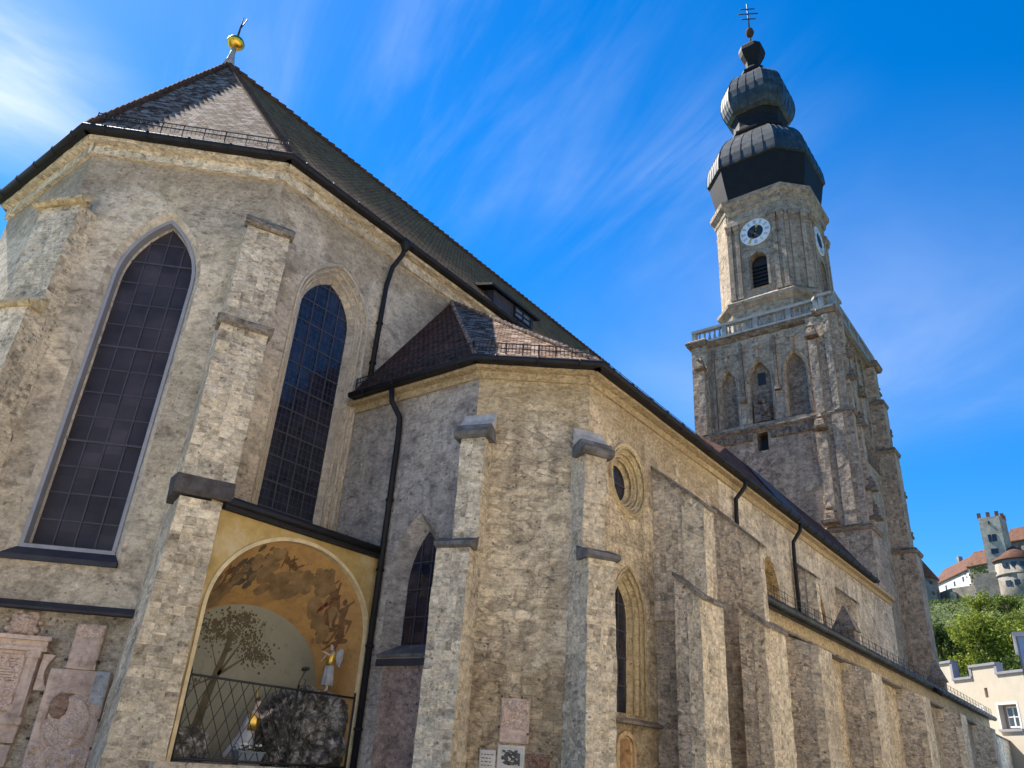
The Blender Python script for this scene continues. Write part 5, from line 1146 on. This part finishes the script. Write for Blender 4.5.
def facade_window(F, u0, u1, z0, z1, parent, trim=None, sillm=None, mull=True, depth=.12):
    b = MB()
    w_ = .14
    if trim:
        for a in ((u0-w_, u1+w_, z1, z1+w_), (u0-w_, u0, z0, z1), (u1, u1+w_, z0, z1)): b.fbox(F, a[0], a[1], 0, .03, a[2], a[3])
    for a in ((u0, u0+.09, z0, z1), (u1-.09, u1, z0, z1), (u0, u1, z1-.09, z1), (u0, u1, z0, z0+.09)) + ((((u0+u1)/2-.06, (u0+u1)/2+.06, z0, z1), (u0, u1, z0+(z1-z0)*.5-.03, z0+(z1-z0)*.5+.03)) if mull else ()):
        b.fbox(F, a[0], a[1], -.1, .012, a[2], a[3])
    w = b.build('window', M['whitetrim'], parent); p = MB(); p.fbox(F, u0+.01, u1-.01, -.05, .004, z0+.01, z1-.01); p.build('pane', M['pane'], w)
    if sillm: s = MB(); s.fbox(F, u0-.25, u1+.2, 0, .14, z0-.16, z0); s.build('sill', sillm, w)
# cream house with stepped parapet
HD = 49; HO = (72*cos(radians(9.8)), 72*sin(radians(9.8)))
FH = Fr(HO, (cos(radians(HD)), sin(radians(HD))), (-sin(radians(HD)), cos(radians(HD))))
h = thing('cream_house', 'cream plastered house with stepped parapet and grey coping behind the aisle end', 'house', (FH.p(-4, 0)))
top = [(6, 9.7), (2.5, 9.7), (2.5, 10.85), (-1.45, 10.85), (-1.5, 9.55), (-3.3, 9.55), (-3.35, 10.3), (-5.75, 10.3), (-5.8, 9.62), (-12, 9.62)]
b = MB(); hole = rect(-6.95, -5.3, 6.1, 7.65); hole2 = rect(-4.62, -4.32, 8.2, 8.85)
b.fill(FH, [[(-12, 0), (6, 0)]+top, hole, hole2])
for (a, za), (c, zc) in zip(top, top[1:]): b.poly([FH.p(a, za, 0), FH.p(c, zc, 0), FH.p(c, zc, -.45), FH.p(a, za, -.45)])
b.poly([FH.p(-12, 0), FH.p(-12, 9.62), FH.p(-12, 9.62, -10), FH.p(-12, 0, -10)]); b.poly([FH.p(6, 0), FH.p(6, 0, -10), FH.p(6, 9.7, -10), FH.p(6, 9.7, 0)]); b.poly([FH.p(-12, 0, -10), FH.p(-12, 9.6, -10), FH.p(6, 9.6, -10), FH.p(6, 0, -10)])
b.fill(FH, [[(-12, 8.5), (6, 8.5)]+top], -.45)
for (u0, u1, z0, z1) in ((-6.95, -5.3, 6.1, 7.65), (-4.62, -4.32, 8.2, 8.85)): b.strip([FH.p(u, z, 0) for u, z in rect(u0, u1, z0, z1)], [FH.p(u, z, -.4) for u, z in rect(u0, u1, z0, z1)], True)
b.build('wall', M['cream'], h)
b = MB()
for (a, za), (c, zc) in zip(top, top[1:]):
    if abs(za-zc) < .2: b.fbox(FH, min(a, c)-.1, max(a, c)+.1, -.55, .12, za, za+.17)
    elif za > 9.5: b.fbox(FH, min(a, c)-.09, max(a, c)+.09, -.5, .06, min(za, zc)+.1, max(za, zc)+.02)
b.build('coping', M['greytrim'], h)
b = MB(); b.fbox(FH, -7.0, -5.25, -.42, -.39, 6.05, 7.7); b.build('reveal_panel', M['greytrim'], h)
b = MB()   # window set back in its reveal
FHi = Fr(FH.p(0, 0, -.36), FH.t, FH.n)
facade_window(FHi, -6.75, -5.6, 6.2, 7.55, h)
b = MB()
for a in ((-7.1, -5.15, 7.65, 7.8), (-7.1, -6.95, 6.1, 7.65), (-5.3, -5.15, 6.1, 7.65)): b.fbox(FH, a[0], a[1], 0, .025, a[2], a[3])
b.build('window_surround', M['whitetrim'], h)
b = MB(); b.fbox(FH, -7.15, -5.1, -.3, .14, 5.92, 6.09); b.build('sill', M['greytrim'], h)
b = MB(); b.fbox(FH, -4.62, -4.32, -.4, -.3, 8.2, 8.85); b.build('slit', M['brick'], h)
facade_window(FH, -3.9, -3.0, 6.2, 7.55, h, True)
b = MB(); b.poly([FH.p(-12, 8.6, -.5), FH.p(6, 8.6, -.5), FH.p(6, 10.4, -6), FH.p(-12, 10.4, -6)]); b.poly([FH.p(6, 8.6, -10), FH.p(-12, 8.6, -10), FH.p(-12, 10.4, -6), FH.p(6, 10.4, -6)]); b.build('roof', M['castle_roof'], h)
# pale blue house at the right picture edge
h = thing('blue_house', 'corner of a pale blue house with white eaves at the right picture edge', 'house', (60, 3, 0))
FB = Fr((59.74, 5.6), (.0993, -.995), (-.995, -.0993))
b = MB(); b.hexa([FB.p(u, z, d) for z in (0, 11.0) for u, d in ((0.05, 0), (9, 0), (9, -8), (.05, -8))]); b.build('wall', M['paleblue'], h)
b = MB(); b.fbox(FB, -.15, 9.2, -8.2, .22, 11.0, 11.28); b.build('eaves', M['whitetrim'], h)
b = MB(); b.fbox(FB, 0, .1, 0, .05, 0, 10.98); b.build('corner_strip', M['greytrim'], h)
b = MB(); b.poly([FB.p(-.2, 11.29, .3), FB.p(9.2, 11.29, .3), FB.p(9.2, 11.9, -8), FB.p(-.2, 11.9, -8)]); b.build('roof', M['lead'], h)
facade_window(FB, 1.2, 2.3, 8.6, 10.2, h, True)

# castle on the hill
ca = radians(5.7); CR = Vector((sin(ca), -cos(ca), 0)); CN = Vector((cos(ca), sin(ca), 0))
def cpt(r, z, D=258.): q = CN*D+CR*r; return Vector((q.x, q.y, z))
def cbox(b, r0_, r1, D0, D1, z0, z1): b.hexa([cpt(r, z, D) for z in (z0, z1) for r, D in ((r0_, D0), (r1, D0), (r1, D1), (r0_, D1))])
t = thing('castle_tower', 'square crenellated castle keep of grey stone with brick merlons on the hilltop', 'castle tower', cpt(1.2, 50))
b = MB(); b.hexa([cpt(r, z, D) for z in (50, 75.4) for r, D in ((-1.5, 258), (3.75, 257), (5.4, 263), (.2, 264))]); b.build('wall', M['keep'], t)
for r, D in ((-1.15, 258.1), (1.15, 257.7), (3.35, 257.3), (4.6, 260), (5.0, 262.5), (.2, 263)):
    b = MB(); cbox(b, r-.5, r+.5, D, D+.9, 75.4, 76.9); b.build('merlon', M['brick'], t)
for r, z, wd, hh in ((1.6, 69.2, .55, 1.0), (.4, 69.2, .35, 1.0), (1.0, 65.4, .9, .7)):
    b = MB(); cbox(b, r-wd, r+wd, 257.2, 258.5, z-hh, z+hh); b.build('window', M['pane'], t)
b = MB(); cbox(b, .75, 1.05, 257.3, 258, 73.2, 74.2); b.build('slit', M['pane'], t)
def wing(name, label, r0_, D0, r1, D1, ze, zr, z0, wm, wins, dep=9, eav=.5):
    t = thing(name, label, 'castle building', cpt((r0_+r1)/2, z0, (D0+D1)/2))
    A_, B_ = cpt(r0_, 0, D0), cpt(r1, 0, D1); tt = (B_-A_).normalized(); nn = Vector((tt.y, -tt.x, 0)); nn = nn if nn.dot(CN) < 0 else -nn
    F = Fr(A_, tt, nn); L_ = (B_-A_).length
    b = MB(); b.hexa([F.p(u, z, d) for z in (z0, ze) for u, d in ((0, 0), (L_, 0), (L_, -dep), (0, -dep))])
    for u in (0, L_): b.poly([F.p(u, ze, 0), F.p(u, ze, -dep), F.p(u, zr, -dep/2)])
    b.build('wall', wm, t)
    b = MB()
    for s in (1, -1):
        d0 = eav if s > 0 else -dep-eav; b.hexa([F.p(u, z, d) for dz in (0, .25) for u, z, d in ((-.3, ze-.3+dz, d0), (L_+.3, ze-.3+dz, d0), (L_+.3, zr+dz, -dep/2), (-.3, zr+dz, -dep/2))])
    b.build('roof', M['castle_roof'], t)
    for u, z in wins:
        b = MB(); b.fbox(F, u-.45, u+.45, -.1, .06, z-.7, z+.7); b.build('window', M['pane'], t)
    return t, F, L_
t, F, L_ = wing('castle_wing', 'long white castle wing with red tiled roof left of the keep', -17.8, 283, -6.3, 262, 61.9, 67.2, 52, M['white_pl'], [(8.5, 59.6), (14, 59.6), (19.5, 59.8)])
b = MB(); b.fbox(F, 9.5, 10.8, -5.4, -4.2, 66.5, 69); b.build('chimney', M['castle_l'], t)
t, F, L_ = wing('castle_wing', 'short castle wing with red roof touching the keep, ivy on its wall', -6.5, 261.5, -1.5, 258.5, 62.4, 67.3, 52, M['castle_l'], [(2, 60)])
b = MB(); b.fbox(F, 4.0, 5.0, -5, -4, 66.5, 68.6); b.build('chimney', M['castle'], t)
iv = MB()
for k in range(260):
    c = F.p(rg.gauss(3, 1.3), rg.gauss(59, 1.6), .25); a = rg.random()*6; iv.poly([c+Vector((rg.uniform(-.3, .3), .5*cos(a), .5*sin(a))), c+Vector((.1, .4*cos(a+2), .4*sin(a+2))), c+Vector((0, .4*cos(a+4), .4*sin(a+4)))])
tag(iv.build('ivy', simple('climbing ivy', (.10, .13, .03), .8, .4, 1.5, bumpd=0)), 'yellow green ivy climbing the wall beneath the short castle wing', 'ivy')
t = thing('round_bastion', 'round castle bastion with red brown conical roof right of the keep', 'castle tower', cpt(5.5, 50, 260))
c = cpt(5.6, 0, 259)
b = MB(); b.lathe([(5.9, 48), (5.7, 54), (5.6, 62.2)], c, 28); b.lathe([(5.9, 57.9), (6.0, 58.2), (5.8, 58.6)], c, 28); b.build('wall', M['castle_l'], t)
b = MB(); b.lathe([(6.1, 62.1), (6.15, 62.3), (1.0, 66.4), (.05, 67)], c, 28); b.build('roof', M['castle_roof'], t)
for a in (-.55, -.15, .25, .6):
    d = (-CN*cos(a)+CR*sin(a)); 
    for z, s in ((60.6, .6), (55.6, .7)):
        if z < 56 and a > .3: continue
        q = c+d*5.75; b = MB(); sdv = Vector((-d.y, d.x, 0)); b.hexa([q+sdv*sx*s+d*dd+Vector((0, 0, z+sz*s)) for sz in (-1, 1) for sx, dd in ((-1, .08), (1, .08), (1, -.4), (-1, -.4))]); b.build('window', M['pane'], t)
t = thing('round_tower', 'round castle tower with red conical roof half hidden behind the bell tower', 'castle tower', cpt(-19.5, 45, 264))
c = cpt(-20.2, 0, 264); b = MB(); b.lathe([(5.6, 40), (5.3, 50), (5.1, 59.6)], c, 28); b.build('wall', M['castle'], t); b = MB(); b.lathe([(5.6, 59.4), (5.65, 59.6), (.1, 68.5)], c, 28); b.build('roof', M['castle_roof'], t)
for a, z in ((.75, 58), (.8, 55), (.85, 51.8)):
    d = (-CN*cos(a)+CR*sin(a)); q = c+d*5.2; b = MB(); sdv = Vector((-d.y, d.x, 0)); b.hexa([q+sdv*sx*.4+d*dd+Vector((0, 0, z+sz*.5)) for sz in (-1, 1) for sx, dd in ((-1, .08), (1, .08), (1, -.4), (-1, -.4))]); b.build('window', M['pane'], t)
t = thing('rampart', 'rough stone rampart wall below the castle wings', 'castle wall', cpt(-7, 45, 258))
b = MB()
for r0_, D0, r1, D1, z in ((-17, 270, -11.5, 262, 56.6), (-11.6, 261.5, -5.5, 258.5, 56.4), (-5.6, 258.4, 1, 256.8, 59.4)): b.hexa([cpt(r, zz, D+dd) for zz in (40, z) for r, D, dd in ((r0_, D0, 0), (r1, D1, 0), (r1, D1, 2), (r0_, D0, 2))])
b.build('wall', M['castle'], t)
b = MB()
for r, D, z in ((-14.5, 266.5, 55.5), (-11.5, 261, 55)): b.hexa([cpt(r+dr*s, z_, D+dd) for z_, s in ((40, 1.5), (z, 1)) for dr, dd in ((-.8, -.8), (.8, -1), (.8, 1), (-.8, 1))])
b.build('wall_buttress', M['castle'], t)
t, F, L_ = wing('castle_hall', 'grey castle hall with dark roof at the right edge behind the bastion', 4.6, 268, 16, 262, 70.4, 75, 50, M['castle'], [(3, 68)], 8)

# trees on the castle slope
def leafmat(name, c, var=.5):
    m, N, L, B = mat(name); tc = N.new('ShaderNodeTexCoord'); v = tc.outputs['Object']
    n = nz(N, L, v, .35, 5, .7); n2 = nz(N, L, v, 2.5, 3, .7)
    col = ramp(N, L, mth(N, L, 'ADD', mth(N, L, 'MULTIPLY', n, .5), mth(N, L, 'MULTIPLY', n2, .5)), [(.36, tuple(x*(1-var) for x in c)), (.5, c), (.64, (c[0]*1.5, c[1]*1.3, c[2]*1.2))])
    L.new(col, B.inputs['Base Color']); B.inputs['Roughness'].default_value = .7; B.inputs['Specular IOR Level'].default_value = .2
    tr = N.new('ShaderNodeBsdfTranslucent'); L.new(col, tr.inputs[0]); ms = N.new('ShaderNodeMixShader'); ms.inputs[0].default_value = .3
    L.new(B.outputs[0], ms.inputs[1]); L.new(tr.outputs[0], ms.inputs[2]); L.new(ms.outputs[0], N['Material Output'].inputs[0]); return m
LY, LG, LD, LF = leafmat('spring yellow leaves', (.21, .255, .035)), leafmat('fresh green leaves', (.12, .165, .028)), leafmat('mid green leaves', (.055, .085, .018)), leafmat('fir needles', (.025, .04, .018))
BK = simple('tree bark', (.10, .08, .06), .95, .3, 3, bumpd=.03)
def hz_(x): t = max(0, min(1, (x-112)/150.)); return t*t*(3-2*t)*51
def tree(name, label, x, y, H, R_, lm, n=1500, seed=0, conifer=False, leaf=.33, z=None):
    r_ = random.Random(seed); z = hz_(x) if z is None else z; t = thing(name, label, 'tree', (x, y, z))
    b = MB(); b.tube([(x, y, z-.5), (x+r_.uniform(-.3, .3), y+r_.uniform(-.3, .3), z+H*.35), (x, y, z+H*.85)], [R_*.06+.12, R_*.045+.08, .04], 8)
    for k in range(7):
        a = r_.random()*6.28; h_ = z+H*r_.uniform(.25, .65); l = R_*r_.uniform(.5, .85); b.tube([(x, y, h_), (x+l*.5*cos(a), y+l*.5*sin(a), h_+l*.35), (x+l*cos(a), y+l*sin(a), h_+l*.6)], [.1, .06, .02], 5)
    b.build('trunk', BK, t)
    b = MB(); cl = []
    if not conifer:
        for k in range(22):
            a = r_.random()*6.28; e = r_.uniform(-1.1, 1.3); q = r_.uniform(.35, .95); cl.append((Vector((x+R_*q*cos(a)*cos(e), y+R_*q*sin(a)*cos(e), z+H*.54+H*.42*q*sin(e))), R_*r_.uniform(.22, .42)))
    for i in range(n):
        if conifer:
            f = r_.random()**.8; a = r_.random()*6.28; rr = R_*(1-f)*r_.uniform(.55, 1.05)*(1+.25*sin(f*40)); p = Vector((x+rr*cos(a), y+rr*sin(a), z+H*(.08+.92*f)-rr*.25))
        else:
            c, rad = r_.choice(cl); d = Vector((r_.gauss(0, 1), r_.gauss(0, 1), r_.gauss(0, .8))).normalized(); p = c+d*rad*r_.uniform(.55, 1.08)
        s = leaf*r_.uniform(.6, 1.3); u_ = Vector((r_.gauss(0, 1), r_.gauss(0, 1), r_.gauss(0, 1))).normalized(); v_ = u_.cross(Vector((r_.gauss(0, 1), r_.gauss(0, 1), r_.gauss(0, 1)))).normalized()
        b.poly([p+u_*s, p+v_*s*.45, p-u_*s, p-v_*s*.45])
    b.build('crown', lm, t); return t
def pol(px_az, D): a = radians(px_az); return D*cos(a), D*sin(a)
TREES = [  # azimuth deg, distance, height, radius
 ('tall_fir', 'tall dark fir standing close beside the bell tower foot', 11.2, 150, 19, 4.2, LF, 2600, True),
 ('slope_tree', 'small dark evergreen right next to the tall dark fir', 10.1, 168, 13, 4.0, LF, 2000, True),
 ('slope_tree', 'large bright yellow green tree in the middle of the castle slope', 7.1, 172, 16.5, 7.2, LY, 8000, False),
 ('slope_tree', 'light green low tree high on the slope right below the rampart', 8.3, 200, 4.0, 3.6, LY, 4200, False),
 ('slope_tree', 'fresh green round tree at the right edge under the bastion', 3.9, 195, 8.5, 6.0, LY, 5000, False),
 ('slope_tree', 'darker green tree behind the stepped parapet of the cream house', 5.8, 148, 15, 5.6, LD, 6000, False),
 ('slope_tree', 'pale green bushy tree above the low part of the parapet', 8.6, 146, 14.5, 5.2, LG, 6000, False),
 ('slope_tree', 'yellow green shrubby tree left of the blue house corner', 3.9, 146, 14, 4.8, LY, 5000, False),
 ('slope_tree', 'dark green tree between the fir and the bright yellow green tree', 9.4, 185, 10, 4.6, LD, 2600, False),
 ('slope_tree', 'mid green tree on the slope just left of the bastion foot', 5.7, 200, 4.0, 4.0, LG, 2600, False),
 ('slope_tree', 'mid green tree reaching up behind the blue house', 2.4, 175, 15, 6., LG, 2800, False),
]
for i, (nm, lb, az, D, H, R_, lm, n, con) in enumerate(TREES):
    x, y = pol(az, D); o = tree(nm, lb, x, y, H, R_, lm, n, 100+i, con); o['group'] = 'trees on the castle slope'
r_ = random.Random(31)
for k in range(16):
    az = 2.6+k*.43+r_.uniform(-.15, .15); D = r_.uniform(186, 228); x, y = pol(az, D)
    o = tree('slope_shrub', 'small round shrub tree on the upper castle slope below the rampart', x, y, r_.uniform(3.2, 6.2), r_.uniform(2.2, 3.8), r_.choice((LY, LG, LG, LD)), 1300, 300+k); o['group'] = 'shrubs below the castle'
b = MB(); r_ = random.Random(77)
for i in range(15000):
    az, D = radians(r_.uniform(1, 13)), r_.uniform(150, 250); x, y = D*cos(az), D*sin(az); p = Vector((x, y, hz_(x)+r_.random()*1.6)); s = r_.uniform(.14, .42)
    u_ = Vector((r_.gauss(0, 1), r_.gauss(0, 1), r_.gauss(0, .7))).normalized(); v_ = u_.cross(Vector((r_.gauss(0, 1), r_.gauss(0, 1), 1))).normalized(); b.poly([p+u_*s, p+v_*s*.6, p-u_*s, p-v_*s*.6])
tag(b.build('undergrowth', leafmat('hill shrubs', (.10, .14, .028), .5)), 'low green undergrowth covering the castle slope', 'undergrowth', kind='stuff')

# houses on the other side of the street (behind the viewer; they throw light back on the church)
for k, (x0, x1, H, c, lab) in enumerate(((-26, -8, 12.5, (.74, .66, .50), 'yellow plastered town house opposite the choir, left of the viewer'), (-7.8, 9, 13.5, (.80, .74, .62), 'pale plastered town house directly behind the viewer'), (9.2, 25, 12.5, (.78, .68, .50), 'ochre plastered town house opposite the chapel'), (25.2, 46, 11.5, (.80, .74, .62), 'white plastered town house opposite the aisle'))):
    h = thing('town_house', lab, 'house', ((x0+x1)/2, -7, 0)); pm = simple('town plaster', c, .9, .06, 1, bumpd=.01, spec=.2)
    b = MB(); b.box(x0, x1, -16, -7, 0, H); b.build('wall', pm, h)
    b = MB(); b.poly([(x0-.1, -6.6, H-.1), (x0-.1, -11.5, H+4.5), (x1+.1, -11.5, H+4.5), (x1+.1, -6.6, H-.1)]); b.poly([(x0-.1, -16.4, H-.1), (x1+.1, -16.4, H-.1), (x1+.1, -11.5, H+4.5), (x0-.1, -11.5, H+4.5)])
    for x in (x0, x1): b.poly([(x, -16, H), (x, -7, H), (x, -11.5, H+4.4)])
    b.build('roof', M['castle_roof'], h); F = Fr((x0, -7), (1, 0), (0, 1)); n = int((x1-x0)/3)
    for i in range(n):
        for z in (1.2, 4.4, 7.4, 10):
            if z+1.6 < H: u = (i+.5)*(x1-x0)/n; facade_window(F, u-.5, u+.5, z, z+1.5, h, True)
